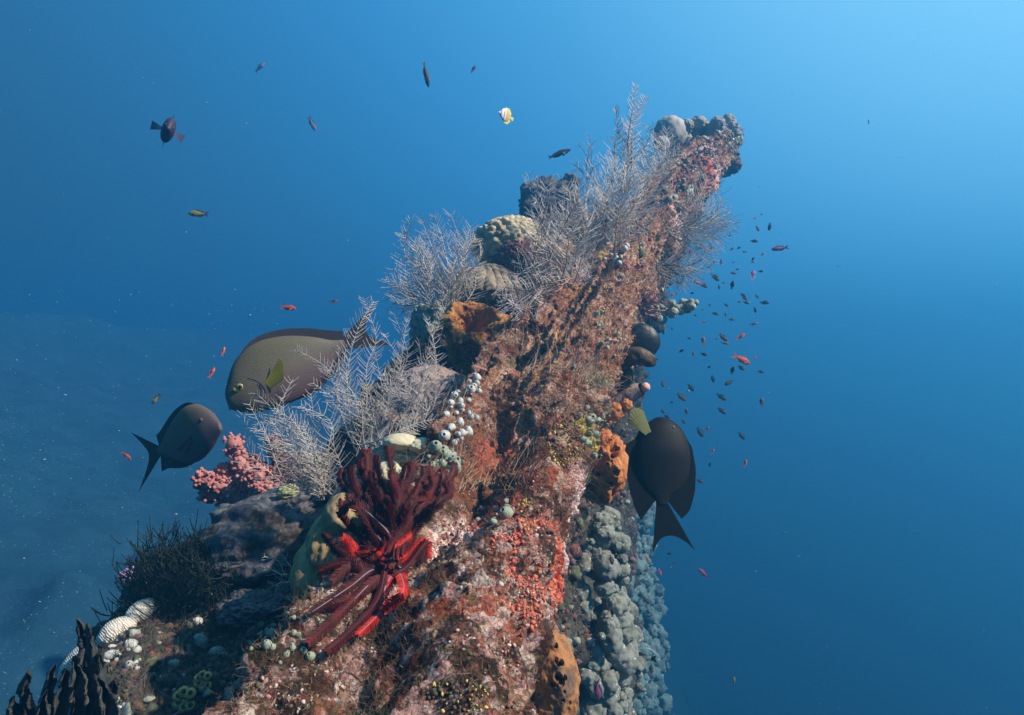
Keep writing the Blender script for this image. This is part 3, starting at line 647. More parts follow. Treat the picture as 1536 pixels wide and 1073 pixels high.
# soft corals: stalk, limbs and polyp clusters
def soft_coral(c, size, mat, label, seed, spreadx=1.0, n=13, name='soft_coral'):
    rg = np.random.default_rng(seed); par = empty(name, tuple(c)); tag(par, label, 'soft coral')
    st = MB(); tips = []
    for i in range(n):
        d = nrm((rg.uniform(-1, 1) * spreadx, rg.uniform(-.7, .4), rg.uniform(.15, 1.1))); l = size * rg.uniform(.55, 1)
        q = catmull(np.array([c, c + d * l * .4 + (0, 0, .15 * l), c + d * l]), 14); st.add(*tubes(q[None], np.linspace(size * .13, size * .05, 14)[None], 8))
        tips += [q[k] for k in (6, 9, 11, 13)]
    child(st, 'stalk', mat, par)
    for t in tips:
        pc = MB(); V, Fc = ico(1)
        m = 46; D = nrm(rg.normal(size=(m, 3))); rr = size * .12 * rg.uniform(.75, 1.25)
        cen = t + D * rr * rg.uniform(.6, 1.15, (m, 1)); s_ = size * rg.uniform(.018, .034, (m, 1, 1))
        W = cen[:, None] + V[None] * s_; FF = (Fc[None] + (np.arange(m) * len(V))[:, None, None]).reshape(-1, 3)
        pc.add(W.reshape(-1, 3), FF); pc.add(*blob(t, rr * .75, 2, 1, .2)); child(pc, 'polyp_cluster', mat, par)
soft_coral(at(372, 772, 1.75), .21, M_soft, 'bright salmon pink soft coral bush at the left edge of the reef', 3, 1.0, 15)
soft_coral(at(420, 740, 1.85), .17, M_softdark, 'dull crimson soft coral half hidden behind the white plumes', 4, 1.1, 10)
soft_coral(at(232, 895, 1.75), .14, M_softpurple, 'small purple soft coral lump at the lower left below the grey boulder', 6, .9, 9)
# dark green bush
c = onto(268, 900, 1.5); mb = MB(); rg = np.random.default_rng(8); n = 8000
D = nrm(rg.normal(size=(n, 3)) + (-.25, -.25, .25)); L = .045 * rg.uniform(.35, 1, n); b0 = c + rg.normal(size=(n, 3)) * (.042, .028, .045)
P = b0[:, None] + D[:, None] * L[:, None, None] * np.linspace(0, 1, 5)[None, :, None] + np.array([0, 0, .02])[None, None] * (np.linspace(0, 1, 5) ** 2)[None, :, None]
mb.add(*tubes(P, np.linspace(.0016, .0009, 5)[None] * np.ones((n, 1)), 3))
thing_mesh(mb, 'bushy_coral', M_darkbush, c, 'very dark green bushy coral in the shade at the lower left', 'bushy coral')
# pale ridged corals
for (px, py, rx, rz, ro, lab) in ((176, 947, 22, 17, -25, 'pale ridged coral dome in the middle of three along the left edge'), (212, 917, 17, 15, -20, 'pale ridged coral dome, smaller and highest of three on the left edge'), (118, 990, 15, 32, 40, 'long pale ridged coral behind the dark leathery lobes')):
    lump_thing('ridged_dome_coral', onto(px, py, 1.3, .0), (sz(rx, 1.35), .04, sz(rz, 1.35)), M_ridge, lab, 'coral', s=5, group='pale ridged corals on the left edge', seed=px, low=.07, fine=.01, rot=rotm('Y', ro))
# dark leathery lobes at the lower left corner
lc = at(100, 1130, .72); par = empty('leather_coral', tuple(lc)); tag(par, 'dark grey leathery fan with tall ragged lobes in the lower left corner', 'leather coral')
for i, (bx, tx, ty, w_, Yt) in enumerate(((40, 25, 1045, 18, .72), (60, 40, 1010, 20, .74), (85, 75, 1000, 20, .73), (95, 92, 1002, 16, .70), (120, 108, 985, 22, .72), (130, 122, 925, 20, .74), (150, 138, 935, 17, .71), (165, 155, 975, 20, .73), (180, 168, 1020, 18, .70), (70, 62, 1035, 16, .69), (190, 140, 1000, 16, .68), (20, 14, 1062, 12, .7))):
    s_ = np.linspace(0, 1, 40); cen = np.stack([np.interp(s_, [0, 1], [bx, tx]) + 6 * np.sin(s_ * 5 + i), np.interp(s_, [0, 1], [1150, ty])], 1)
    wid = w_ * (1 - s_ ** 2.2) ** .7 * (1 + .15 * np.sin(s_ * 14 + i)) + 1.2
    nv = 14; th = np.arange(nv) / nv * 2 * np.pi; G = np.zeros((40, nv, 3))
    for k in range(40):
        for v in range(nv): G[k, v] = at(cen[k, 0] + wid[k] * .8 * math.cos(th[v]), cen[k, 1], Yt + .005 * math.sin(th[v]) * (1.1 - s_[k]) + .02 * math.sin(s_[k] * 3 + i) + .010 * math.cos(th[v] * 2 + i))
    V = G.reshape(-1, 3); V = V + .004 * fbm(V, 60, 3, i)[:, None]
    m_ = MB(); m_.add(V, grid_faces(40, nv, True)); child(m_, 'lobe', M_leather, par)
# golden ascidians with wide openings
for (px, py, r, lab) in ((280, 1048, 17, 'golden ascidian colony with round openings, lowest of the pair at the bottom left'), (307, 1020, 13, 'golden ascidian colony, upper of the pair at the bottom left')):
    c = onto(px, py, .9, -.01); par = empty('golden_ascidian', tuple(c)); tag(par, lab, 'ascidian', 'golden ascidians'); m_ = MB()
    for k in range(7):
        a = k / 7 * 6.28; q = c + np.array([math.cos(a), -.3, math.sin(a)]) * sz(r * .7, c[1]) * (k > 0); rr = sz(r * .48, c[1])
        m_.add(*blob(q, rr, 4, k, .1))
        h = MB(); th = np.linspace(0, 2 * np.pi, 13)[:-1]; f_ = nrm(-q + (0, 0, .25) * 1); A = nrm(np.cross(f_, (0, 0, 1))); B = np.cross(f_, A); b_ = q + f_ * rr * .98
        h.add(np.concatenate([b_ + (np.cos(th)[:, None] * A + np.sin(th)[:, None] * B) * rr * .42 * f - f_ * dd for f, dd in ((1, 0), (.7, -.0004), (.02, -.0004))]), grid_faces(3, 12, True)); child(h, 'opening', M_brownleather, par)
    child(m_, 'body', M_gold, par)
lump_thing('yellow_sponge', at(433, 738, 1.48), (sz(15, 1.48), .025, sz(11, 1.48)), M_yelsponge, 'small yellow-green sponge with a white spot on the grey boulder', 'sponge', s=4, seed=160, lump=.2, low=.25)
lump_thing('lilac_crust', onto(380, 915, 1.3), (sz(46, 1.3), .05, sz(24, 1.3)), M_lilac, 'dull lilac knobbly crust in the shade under the grey boulder', 'coral crust', s=6, seed=161, lump=.25, wf=8, low=.25, fine=.08)

# ------------------------------------------------------------------ small growth scattered on the reef and the beam
def pick(G, N, n, test, rg, face=.0):
    """n random surface spots (point, normal) of a grid whose pixel position passes test"""
    nu, nv, _ = G.shape; P = G[4:-4].reshape(-1, 3); M = N[4:-4].reshape(-1, 3)
    px = 768 + P[:, 0] / P[:, 1] * F; py = 536.5 - P[:, 2] / P[:, 1] * F
    view = nrm(P); ok = test(px, py, P) & ((M * view).sum(1) < -face)
    idx = np.where(ok)[0]
    # even cover per surface area seen
    w = 1 / (P[idx, 1] ** 1.0); idx = rg.choice(idx, n, p=w / w.sum()) if len(idx) else idx
    return P[idx], M[idx]
_v = nrm(REEF_G); _f = ((REEF_N * _v).sum(-1)).mean()
inb = lambda px, py, P: (px > -30) & (px < 1566) & (py > 0) & (py < 1100) & (P[:, 1] < 3.4)
def nubs(name, G, N, n, test, mats, rad, seed, sub=2, squash=.8, lift=.2, cl=0):
    """ground cover of small nubs: nobody could count it, so it is one object"""
    rg = np.random.default_rng(seed); mb = MB(); V, Fc = ico(sub)
    P, M = pick(G, N, n, test, rg); KN = [1 + .62 * fbm(V, 1.9, 3, j * 1.37) for j in range(60)]
    if cl:   # gather in clumps that stay on the surface
        P2, M2 = pick(G, N, min(n * 7, 9000), test, rg); cen = P[::cl]
        dmin = np.min(np.linalg.norm(P2[:, None] - cen[None], axis=2) / cen[None, :, 1], axis=1); o_ = np.argsort(dmin + rg.random(len(dmin)) * .006)[:n]; P, M = P2[o_], M2[o_]
    for i in range(len(P)):
        r = rad * np.exp(rg.normal() * .4) * (.6 + .4 * P[i, 1]); k = KN[i % 60]
        s = np.array([1, 1, 1.0]) * rg.uniform(.6, 1.4, 3)
        mb.add(V * s * r * k[:, None] + P[i] + M[i] * r * lift, Fc, int(rg.integers(len(mats))))
    o = mb.build(name, mats); tag(o, kind='stuff'); return o
def tufts(name, G, N, n, test, mats, L, rad, seed, lean, nrm_w=.7, rnd=.5):
    rg = np.random.default_rng(seed); mb = MB(); P, M = pick(G, N, n, test, rg); k = 5
    lean = np.asarray(lean, float)
    D = nrm(M * nrm_w + lean + rg.normal(size=P.shape) * rnd); l = L * rg.uniform(.35, 1.2, len(P)) * (.55 + .45 * P[:, 1])
    s = np.linspace(0, 1, k); C = rg.normal(size=P.shape) * .35
    Q = P[:, None] + D[:, None] * (l[:, None] * s)[..., None] + C[:, None] * (l[:, None] * s ** 2)[..., None]
    rr = (rad * (.5 + .5 * P[:, 1]))[:, None] * np.linspace(1, .35, k)[None]
    zone = np.clip((.5 + .62 * fbm(P, 9, 3, seed) + rg.normal(size=len(P)) * .13) * len(mats), 0, len(mats) - 1e-6).astype(int)
    for mi in range(len(mats)):
        h = np.where(zone == mi)[0]
        if len(h): mb.add(*tubes(Q[h], rr[h], 3), mi)
    o = mb.build(name, mats); tag(o, kind='stuff'); return o
M_alg = [plain('algae_rust', (.20, .07, .035), .8), plain('algae_brown', (.13, .075, .04), .8), plain('algae_red', (.28, .07, .045), .8), plain('algae_tan', (.36, .22, .13), .8)]
M_alg2 = [plain('turf_dark', (.04, .035, .022), .8), plain('turf_olive', (.09, .085, .04), .8), plain('turf_grey', (.17, .15, .13), .8)]
AX = nrm(at(1018, 282, 2.65) - at(725, 900, .83))
z_up = lambda px, py, P: inb(px, py, P) & (py < 800)
z_low = lambda px, py, P: inb(px, py, P) & (py > 760)
z_leftlow = lambda px, py, P: inb(px, py, P) & (py > 640) & (px < 700 - (py - 740) * .35)
bare = lambda P, sd, lim: fbm(P, 6.5, 3, sd) > lim
M_alg += [plain('algae_straw', (.48, .32, .19), .8), plain('algae_grey', (.20, .17, .155), .8)]
tufts('algae_turf', BEAM_G, BEAM_N, 9500, lambda px, py, P: z_up(px, py, P) & bare(P * 1.6, 41, .16), [M_alg[1], M_alg[0], M_alg[2], M_alg[3], M_alg[0], M_alg[5]], .013, .0004, 1, AX * .5, .6, .6)
tufts('algae_streaks', BEAM_G, BEAM_N, 2600, lambda px, py, P: z_up(px, py, P) & (py < 740) & (P[:, 1] < 2.4) & bare(P, 43, .12), [M_alg[1], M_alg[3], M_alg[5], M_alg[4], M_alg[0]], .045, .00045, 6, AX * 1.8, .2, .10)
tufts('algae_streaks', BEAM_G, BEAM_N, 500, lambda px, py, P: inb(px, py, P) & (py > 560) & (py < 760) & (px > 740), [M_alg2[0], M_alg[1]], .06, .0004, 7, (.4, -.2, -.1), .8, .4)
tufts('algae_turf', BEAM_G, BEAM_N, 3000, z_leftlow, M_alg[:2] + M_alg2[1:], .014, .0004, 2, AX * .3, .8, .5)
tufts('algae_fuzz', BEAM_G, BEAM_N, 3500, z_low, [M_alg[3], M_alg[1], M_alg2[1]], .008, .0004, 3, (0, 0, .1), 1, .6)
tufts('reef_turf', REEF_G, REEF_N, 42000, inb, M_alg2 + [M_alg[1]], .018, .0006, 4, (0, 0, .4), .8, .6)
Nn = REEF_N
MC = [organic('crust_pale', [(.34, .31, .27), (.52, .48, .43), (.62, .58, .52)], 90, .3, .7, .8, 300, .001), organic('crust_brown', [(.05, .03, .02), (.11, .07, .045), (.17, .11, .08)], 90, .3, .7, .85, 300, .001),
      organic('crust_green', [(.045, .055, .03), (.10, .11, .06), (.18, .18, .12)], 90, .3, .7, .8, 300, .001), organic('crust_purple', [(.07, .035, .04), (.14, .08, .09), (.22, .15, .16)], 90, .3, .7, .85, 300, .001), M_maroon]
nubs('reef_crust', REEF_G, Nn, 9000, inb, MC[1:] + [MC[1], MC[1], M_nubgrey, M_alg2[0], M_alg2[0]], .0052, 11, lift=0)
nubs('reef_crust', REEF_G, Nn, 800, inb, [MC[0], MC[2], M_nubgrey], .0034, 12, cl=14)
z_beamcrust = lambda px, py, P: inb(px, py, P) & (px > 735 + (700 - py) * .38)
M_pk = [organic('grain_pink', [(.42, .24, .21), (.56, .38, .34), (.64, .50, .46)], 120, .3, .7, .8, 300, .001), organic('grain_rose', [(.34, .15, .13), (.50, .26, .22)], 120, .3, .7, .8), MC[1], organic('grain_cream', [(.36, .29, .22), (.55, .46, .37)], 120, .3, .7, .8)]
nubs('beam_grains', BEAM_G, BEAM_N, 2600, lambda px, py, P: z_low(px, py, P) & bare(P * 2, 47, .1), M_pk + [M_alg[0], M_alg[0], M_alg2[1], M_alg2[0]], .0014, 13, sub=1, lift=0)
nubs('beam_nubs', BEAM_G, BEAM_N, 1500, lambda px, py, P: inb(px, py, P) & (py < 720), [MC[1], MC[1], MC[3], M_alg[0], M_alg[0], M_alg2[2], M_pk[1]], .0030, 14, cl=9)
nubs('beam_nubs', BEAM_G, BEAM_N, 500, lambda px, py, P: inb(px, py, P) & (py < 700) & (px > 850 + (600 - py) * .4), [M_nubgrey, M_greenwhite, M_alg2[1]], .0034, 15, cl=12)
M_redknob = organic('red_crust', [(.36, .04, .028), (.56, .11, .06), (.64, .25, .16)], 70, .3, .7, .7, 300, .001)
nubs('red_crust', BEAM_G, BEAM_N, 1700, lambda px, py, P: inb(px, py, P) & bare(P * 2.2, 61, -.05) & (((px - 772) / 42) ** 2 + ((py - 845) / 72) ** 2 < 1) | (((px - 795) / 22) ** 2 + ((py - 905) / 40) ** 2 < 1), [M_redknob, M_redknob, M_redknob, M_redknob, M_pk[1], M_alg[0]], .0015, 16, sub=1, lift=.1)
M_yel = organic('yellow_crust', [(.34, .25, .05), (.52, .40, .09), (.62, .50, .2)], 70, .3, .7, .7, 300, .001)
nubs('yellow_crust', BEAM_G, BEAM_N, 1000, lambda px, py, P: inb(px, py, P) & (((px - 850) / 28) ** 2 + ((py - 665) / 36) ** 2 < 1) | (((px - 790) / 16) ** 2 + ((py - 770) / 26) ** 2 < 1) | (((px - 690) / 50) ** 2 + ((py - 1045) / 28) ** 2 < 1), [M_yel, MC[1], M_alg2[1]], .0013, 17, sub=1)

# sea squirts: each one a thing
def squirt_proto():
    s = np.array([(0, -.6), (.75, -.45), (1.0, 0), (.86, .55), (.55, .95), (.34, 1.16), (.22, 1.12), (.18, .85), (.02, .6)]); th = np.arange(12) / 12 * 2 * np.pi
    s = catmull(s, 16)
    V = np.stack([s[:, :1] * np.cos(th), s[:, :1] * np.sin(th), s[:, 1:] * np.ones((1, 12))], -1).reshape(-1, 3)
    Fq = grid_faces(16, 12, True); m = MB(); m.add(V, Fq[:12 * 12], 0); m.add(V, Fq[12 * 12:], 1); return m
SQ = [squirt_proto().build('sea_squirt', [M_white, M_mouth]), squirt_proto().build('sea_squirt', [M_greenwhite, M_mouth])]
used = [False, False]
allG = [(REEF_G, REEF_N), (BEAM_G, BEAM_N)]
def squirts(spots, r, kind, label, group, jitter=6):
    for px, py in spots:
        h = surf_at(px + random.uniform(-jitter, jitter), py + random.uniform(-jitter, jitter))
        if h is None: continue
        p, n = h; n = nrm(n + np.array([0, -.5, .4]) + rng.normal(size=3) * .55); rr = r * math.exp(random.gauss(-.05, .36)) * (.5 + .5 * p[1])
        o = SQ[kind]
        if used[kind]: o = o.copy(); COL.objects.link(o)
        used[kind] = True
        o.location = tuple(p + n * rr * random.uniform(-.2, .2)); o.rotation_euler = Vector(n).to_track_quat('Z', 'Y').to_euler(); o.scale = (rr, rr, rr * random.uniform(.9, 1.3))
        tag(o, label, 'sea squirt', group)
def ell(cx, cy, rx, ry, n, ang=0):
    out = []
    for _ in range(n):
        a = random.uniform(0, 6.28); q = math.sqrt(random.random()); x, y = rx * q * math.cos(a), ry * q * math.sin(a); c_, s_ = math.cos(R(ang)), math.sin(R(ang)); out.append((cx + x * c_ - y * s_, cy + x * s_ + y * c_))
    return out
squirts(ell(692, 618, 22, 60, 34, 18), .0062, 0, 'white sea squirt in the row along the beam above the pale green mound', 'white sea squirts along the upper left of the beam')
squirts(ell(660, 690, 26, 34, 30), .0065, 1, 'greenish white sea squirt in the crowd beside the pale green mound', 'sea squirts beside the pale green mound')
squirts(ell(703, 572, 20, 12, 10), .0065, 0, 'white sea squirt below the rusty barrel sponge', 'sea squirts below the barrel sponge')
squirts(ell(745, 770, 20, 22, 12), 0.0055, 1, 'grey-green sea squirt on the shaded groove of the beam', 'sea squirts in the groove of the beam')
squirts(ell(918, 370, 20, 16, 26, -35), .0055, 0, 'white sea squirt near the crest under the plumes', 'white sea squirts near the crest')
squirts(ell(745, 390, 26, 14, 22), .0055, 0, 'white sea squirt below the tan lobed coral', 'sea squirts below the lobed coral')
squirts(ell(306, 880, 8, 62, 16, 8), 0.006, 0, 'white sea squirt on the rim below the grey boulder', 'sea squirts below the grey boulder')
squirts(ell(305, 810, 10, 26, 10, 25), 0.005, 1, 'small pale sea squirt along the left rim of the grey boulder', 'sea squirts on the grey boulder rim')
squirts(ell(190, 985, 30, 22, 16), 0.005, 0, 'white sea squirt below the pale ridged corals', 'sea squirts below the ridged corals')
squirts(ell(915, 500, 14, 40, 20, -10), 0.0042, 1, 'pale green sea squirt on the right flank of the beam', 'sea squirts on the right flank')
squirts(ell(895, 645, 22, 40, 20, -10), 0.0042, 1, 'small greenish sea squirt above the holed orange sponge', 'sea squirts above the orange sponge')
squirts(ell(430, 960, 60, 40, 26), 0.0036, 1, 'small grey-green sea squirt in the shade below the tan boulder coral', 'sea squirts in the shade at the lower left')

# ------------------------------------------------------------------ feathery hydroid plumes
def frond_arrays(p0, p1, bend, L, rad, seed, n=None, side=None, taper=.75, gap=None):
    """centre lines of one plume: a stem and its side twigs in one plane"""
    rg = np.random.default_rng(seed); p0 = np.asarray(p0, float); p1 = np.asarray(p1, float); D = p1 - p0; l = np.linalg.norm(D)
    view = nrm((p0 + p1) / 2); s0 = nrm(np.cross(view, D)); mid = (p0 + p1) / 2 + s0 * bend * l + rg.normal(size=3) * .05 * l; w_ = rg.normal(size=(3, 3)) * .035 * l
    stem = catmull(np.array([p0, (p0 + mid) / 2 + s0 * bend * l * .3 + w_[0], mid + w_[1] * .5, (mid + p1) / 2 + s0 * bend * l * .3 + w_[2], p1]), 22)
    sp = nrm(s0 + view * rg.uniform(-.6, .6)) if side is None else side
    n = n or max(8, int(l / (gap or L * .22)))
    ts = np.linspace(.10, .985, n) + rg.uniform(-.5, .5, n) / n * .9
    ts = np.clip(ts, .05, .99); i = ts * 21; k = np.clip(i.astype(int), 0, 20); f = (i - k)[:, None]
    B = stem[k] * (1 - f) + stem[k + 1] * f; T = nrm(stem[k + 1] - stem[k]); U = nrm(np.cross(T, sp))
    tw = []; roll = np.interp(np.arange(n), np.linspace(0, n, 5), rg.normal(size=5) * .55)[:, None]
    for sg in (-1, 1):
        ln = L * np.minimum(1, .35 + 1.5 * (1 - ts)) * np.minimum(1, .4 + 3 * ts) * rg.uniform(.7, 1.15, n)
        S = nrm(sp * sg + U * roll * sg + rg.normal(size=(n, 3)) * .11); q = np.linspace(0, 1, 6)
        lift_ = rg.uniform(.5, .85, (n, 1)); dirn = nrm(T * lift_ + S * .85); cur = T * rg.uniform(.15, .6, (n, 1)) + rg.normal(size=(n, 3)) * .09
        W = B[:, None] + dirn[:, None] * (ln[:, None] * q)[..., None] + cur[:, None] * (ln[:, None] * .6 * q ** 2)[..., None]
        tw.append(W[rg.random(n) < .94])
    return stem, np.concatenate(tw)
def hydroid(base, Yb, fronds, mats, L, rad, label, seed, group=None, gap=None):
    """fronds: (bx,by,tx,ty,Yt,bend); every plume a part with its own stem"""
    h_ = surf_at(*base, 8)
    dY = min(0, h_[0][1] - .03 - Yb) if h_ is not None else 0
    Yb = Yb + dY; c = at(*base, Yb); par = empty('feathery_hydroid', tuple(c)); tag(par, label, 'hydroid', group)
    for i, (bx, by, tx, ty, Yt, bend) in enumerate(fronds):
        Yt = Yt + dY; Yf = Yb + (Yt - Yb) * .2
        stem, tw = frond_arrays(at(bx, by, Yf), at(tx, ty, Yt), bend, L * random.uniform(.85, 1.15), rad, seed * 100 + i, gap=gap)
        m = MB(); m.add(*tubes(stem[None], np.linspace(rad * 1.9, rad * .7, 22)[None], 4), 1); m.add(*tubes(tw, np.linspace(rad, rad * .55, 6)[None] * np.ones((len(tw), 1)), 3), 0)
        child(m, 'frond', mats, par)
H_w = plain('plume_white', (.56, .50, .45), .7, .15); H_ws = plain('plume_stem_white', (.55, .48, .42), .7, .2)
H_g = plain('plume_grey', (.56, .49, .43), .7, .2); H_gs = plain('plume_stem_brown', (.30, .17, .11), .7, .3)
H_b = plain('plume_dim', (.40, .37, .35), .7, .2); H_bs = plain('plume_stem_dark', (.09, .075, .07), .7, .3)
H_p = plain('plume_pinkish', (.56, .49, .50), .7, .2)
def fan(bx, by, spread_b, tips, Y, dY, bend=.11):
    out = []
    for tx, ty in tips:
        out.append((bx + random.uniform(-1, 1) * spread_b + (tx - bx) * .12, by + random.uniform(-.3, .5) * spread_b, tx, ty, Y + random.uniform(-dY, dY), random.uniform(-bend, bend) + .05 * np.sign(tx - bx)))
    return out
A_t = [(544, 446), (561, 452), (590, 470), (639, 476), (661, 472), (536, 497), (508, 520), (485, 550), (442, 524), (610, 478), (628, 510), (650, 505), (575, 500), (520, 545), (600, 520), (560, 520), (500, 585), (640, 540), (470, 575), (585, 555), (545, 560)]
hydroid((555, 680), 1.3, fan(555, 680, 26, A_t, 1.25, .06, .2), [H_w, H_ws], sz(26, 1.25), .00058, 'tall white feathery hydroid standing in front of the big surgeonfish tail', 1, gap=sz(6.8, 1.25))
B_t = [(374, 606), (386, 615), (440, 568), (424, 596), (412, 640), (394, 668), (466, 590), (450, 610), (480, 630), (402, 625), (435, 625), (420, 660), (455, 640), (500, 640), (380, 640), (470, 665), (430, 690), (490, 680)]
hydroid((492, 745), 1.25, fan(492, 745, 16, B_t + [(366, 622), (384, 590), (410, 612)], 1.17, .05, .2), [H_w, H_ws], sz(26, 1.2), .00058, 'wide white feathery hydroid leaning left over the soft coral', 2, gap=sz(6.8, 1.2))
hydroid((640, 625), 1.36, fan(640, 612, 22, [(575, 560), (600, 545), (620, 555), (640, 548), (660, 550), (680, 562), (700, 590), (690, 605), (585, 590), (665, 575), (612, 580), (715, 612)], 1.36, .03), [H_p, H_ws], sz(24, 1.36), .0007, 'low pinkish white hydroid sprays spread over the brown fuzzy dome', 3, gap=sz(6, 1.3))
hydroid((560, 660), 1.15, [(540, 668, 662, 628, 1.12, .05), (600, 640, 612, 640, 1.12, .05), (655, 615, 672, 660, 1.2, -.1), (640, 618, 612, 650, 1.22, .1)] + fan(520, 700, 10, [(500, 720), (525, 735), (548, 720), (510, 760)], 1.16, .03), [H_w, H_ws], sz(22, 1.15), .0008, 'sparse white hydroid sprays low down beside the cream coral', 4)
C_t = [(616, 328), (632, 330), (652, 325), (676, 322), (690, 352), (706, 340), (714, 358), (724, 372), (604, 352), (622, 360), (640, 350), (664, 350), (610, 385), (650, 385), (680, 385), (700, 390), (720, 395), (618, 408), (632, 400), (664, 410), (690, 415)]
hydroid((672, 475), 2.1, fan(668, 468, 20, C_t, 2.08, .09), [H_g, H_ws], sz(27, 2.1), .0010, 'grey feathery hydroid bush left of the tan lobed coral on the crest', 5, gap=sz(4.2, 2.1))
hydroid((650, 450), 2.2, fan(640, 450, 10, [(580, 420), (584, 440), (592, 404), (606, 462), (590, 455), (615, 470), (598, 430)], 2.25, .05), [H_b, H_bs], sz(28, 2.2), .0011, 'dark grey fan of hydroid hanging out left of the crest over open water', 6, gap=sz(4.5, 2.2))
D1 = [(783, 392), (745, 430), (800, 330), (806, 300), (822, 285), (838, 270), (855, 285), (870, 262), (890, 250), (812, 345), (790, 370), (830, 320), (850, 310), (872, 300), (800, 395), (770, 410), (842, 340), (860, 330), (825, 365)]
hydroid((830, 425), 2.35, fan(835, 420, 32, D1, 2.3, .10), [H_g, H_gs], sz(26, 2.3), .0010, 'dense grey feathery hydroid thicket below the crest beside the small orange sponge', 7, gap=sz(3.9, 2.3))
D2 = [(906, 232), (922, 240), (935, 225), (950, 220), (962, 205), (974, 190), (890, 268), (915, 262), (940, 250), (960, 240), (975, 232), (905, 290), (925, 285), (945, 275), (965, 262), (985, 245), (880, 300), (930, 310), (955, 300), (900, 320)]
hydroid((885, 385), 2.5, fan(892, 375, 36, D2, 2.5, .12), [H_g, H_gs], sz(26, 2.5), .0010, 'tall grey-brown feathery hydroid thicket reaching towards the reef tip', 8, gap=sz(3.9, 2.5))
hydroid((905, 345), 2.6, [(910, 290, 923, 160, 2.6, .05), (925, 280, 952, 128, 2.62, .05), (940, 290, 968, 146, 2.66, -.04), (935, 250, 976, 200, 2.6, .05)], [H_g, H_gs], sz(16, 2.6), .0015, 'three thin lone hydroid stalks rising highest above the crest', 9, gap=sz(4, 2.6))
hydroid((880, 275), 2.7, [(885, 290, 866, 215, 2.7, .1), (880, 270, 880, 200, 2.7, .05), (880, 268, 892, 212, 2.7, -.1), (876, 262, 860, 246, 2.7, .1)], [H_b, H_bs], sz(13, 2.7), .0010, 'bare thin twiggy hydroid beside the dark wrasse near the crest', 10, gap=sz(9, 2.7))
hydroid((1000, 250), 2.95, fan(992, 262, 14, [(985, 200), (1000, 195), (1010, 205), (975, 215), (1020, 220), (1005, 225), (985, 235), (965, 235)], 2.9, .05), [H_g, H_ws], sz(16, 2.9), .0015, 'short grey plumes at the foot of the grey dome coral', 11, gap=sz(4, 2.9))
E_t = [(1060, 270), (1075, 285), (1082, 300), (1096, 318), (1104, 335), (1102, 345), (1085, 350), (1090, 330), (1072, 330), (1060, 345), (1078, 365), (1065, 380), (1052, 300), (1085, 310), (1068, 395), (1050, 395), (1070, 355), (1045, 340)]
hydroid((1012, 350), 2.75, fan(1012, 345, 18, E_t, 2.75, .1, .12), [H_b, H_ws], sz(26, 2.75), .0010, 'broad misty grey hydroid fan hanging out right of the beam near the tip', 12, gap=sz(4, 2.7))
E2 = [(1030, 400), (1050, 405), (1066, 400), (1040, 418), (1020, 425), (1010, 410), (1055, 388), (1000, 428)]
hydroid((985, 400), 2.45, fan(985, 395, 14, E2, 2.45, .06, .1), [H_b, H_bs], sz(24, 2.45), .0011, 'lower dim hydroid fan on the right side above the knotty branch', 13, gap=sz(4, 2.4))
hydroid((805, 285), 3.25, fan(802, 290, 14, [(786, 262), (796, 258), (806, 265), (815, 270), (836, 262), (790, 320), (800, 310)], 3.2, .03), [H_g, H_ws], sz(12, 3.2), .0012, 'faint short plumes on the dark far outcrop', 14, gap=sz(4, 3.2))
hydroid((790, 450), 2.05, fan(790, 462, 20, [(762, 420), (775, 425), (752, 440), (800, 430), (815, 445), (748, 455), (772, 452), (810, 470), (780, 480)], 2.0, .04), [H_p, H_gs], sz(18, 2.0), .0009, 'pale hydroid sprays right above the rusty barrel sponge', 15, gap=sz(5, 2))
hydroid((870, 415), 2.1, fan(872, 420, 18, [(878, 375), (890, 385), (865, 385), (850, 400), (842, 412), (860, 400), (885, 400), (832, 425), (822, 405)], 2.08, .03), [H_p, H_ws], sz(14, 2.1), .001, 'pinkish white short hydroid sprays in front of the small orange sponge', 16, gap=sz(4.5, 2.1))
hydroid((415, 880), 1.08, [(432, 862, 388, 855, 1.05, .05), (430, 866, 396, 835, 1.05, .1), (440, 870, 405, 875, 1.05, -.1), (436, 850, 420, 830, 1.06, 0)], [H_b, H_ws], sz(15, 1.06), .0007, 'small lone white hydroid spray on the grey boulder', 17, gap=sz(7, 1.06))
hydroid((690, 505), 1.85, fan(675, 500, 6, [(672, 438), (664, 452), (682, 455), (660, 470)], 1.82, .03), [H_w, H_ws], sz(14, 1.85), .0009, 'small white hydroid sprig left of the rusty barrel sponge rim', 18, gap=sz(6, 1.8))

# ------------------------------------------------------------------ red feather star
M_red_shaded = organic('feather_star_red_shaded', [(.014, .0015, .0015), (.05, .0025, .0025), (.11, .005, .004)], 40, .3, .7, .6, 300, .0006)  # shade among the arm bases put into a darker red
M_red_lit = organic('feather_star_red_lit', [(.14, .004, .003), (.40, .011, .005), (.56, .026, .009)], 40, .3, .7, .55, 300, .0006)  # brighter red paints the light caught by curled and front arms
M_rachis = plain('feather_star_rib', (.20, .15, .19), .6)
M_rachis_d = plain('feather_star_rib_dark', (.06, .008, .008), .6)
fc = at(585, 850, .845); fc = fc * min(1, (surf_at(585, 850, 6)[0][1] - .012) / fc[1]); star = empty('feather_star', tuple(fc)); tag(star, 'deep red feather star with many raised arms clinging to the left side of the beam', 'feather star')
def before(p, gap):
    px = 768 + p[0] / p[1] * F; py = 536.5 - p[2] / p[1] * F; h = surf_at(px, py, 6)
    return p if h is None or p[1] < h[0][1] - gap else p * (h[0][1] - gap) / p[1]
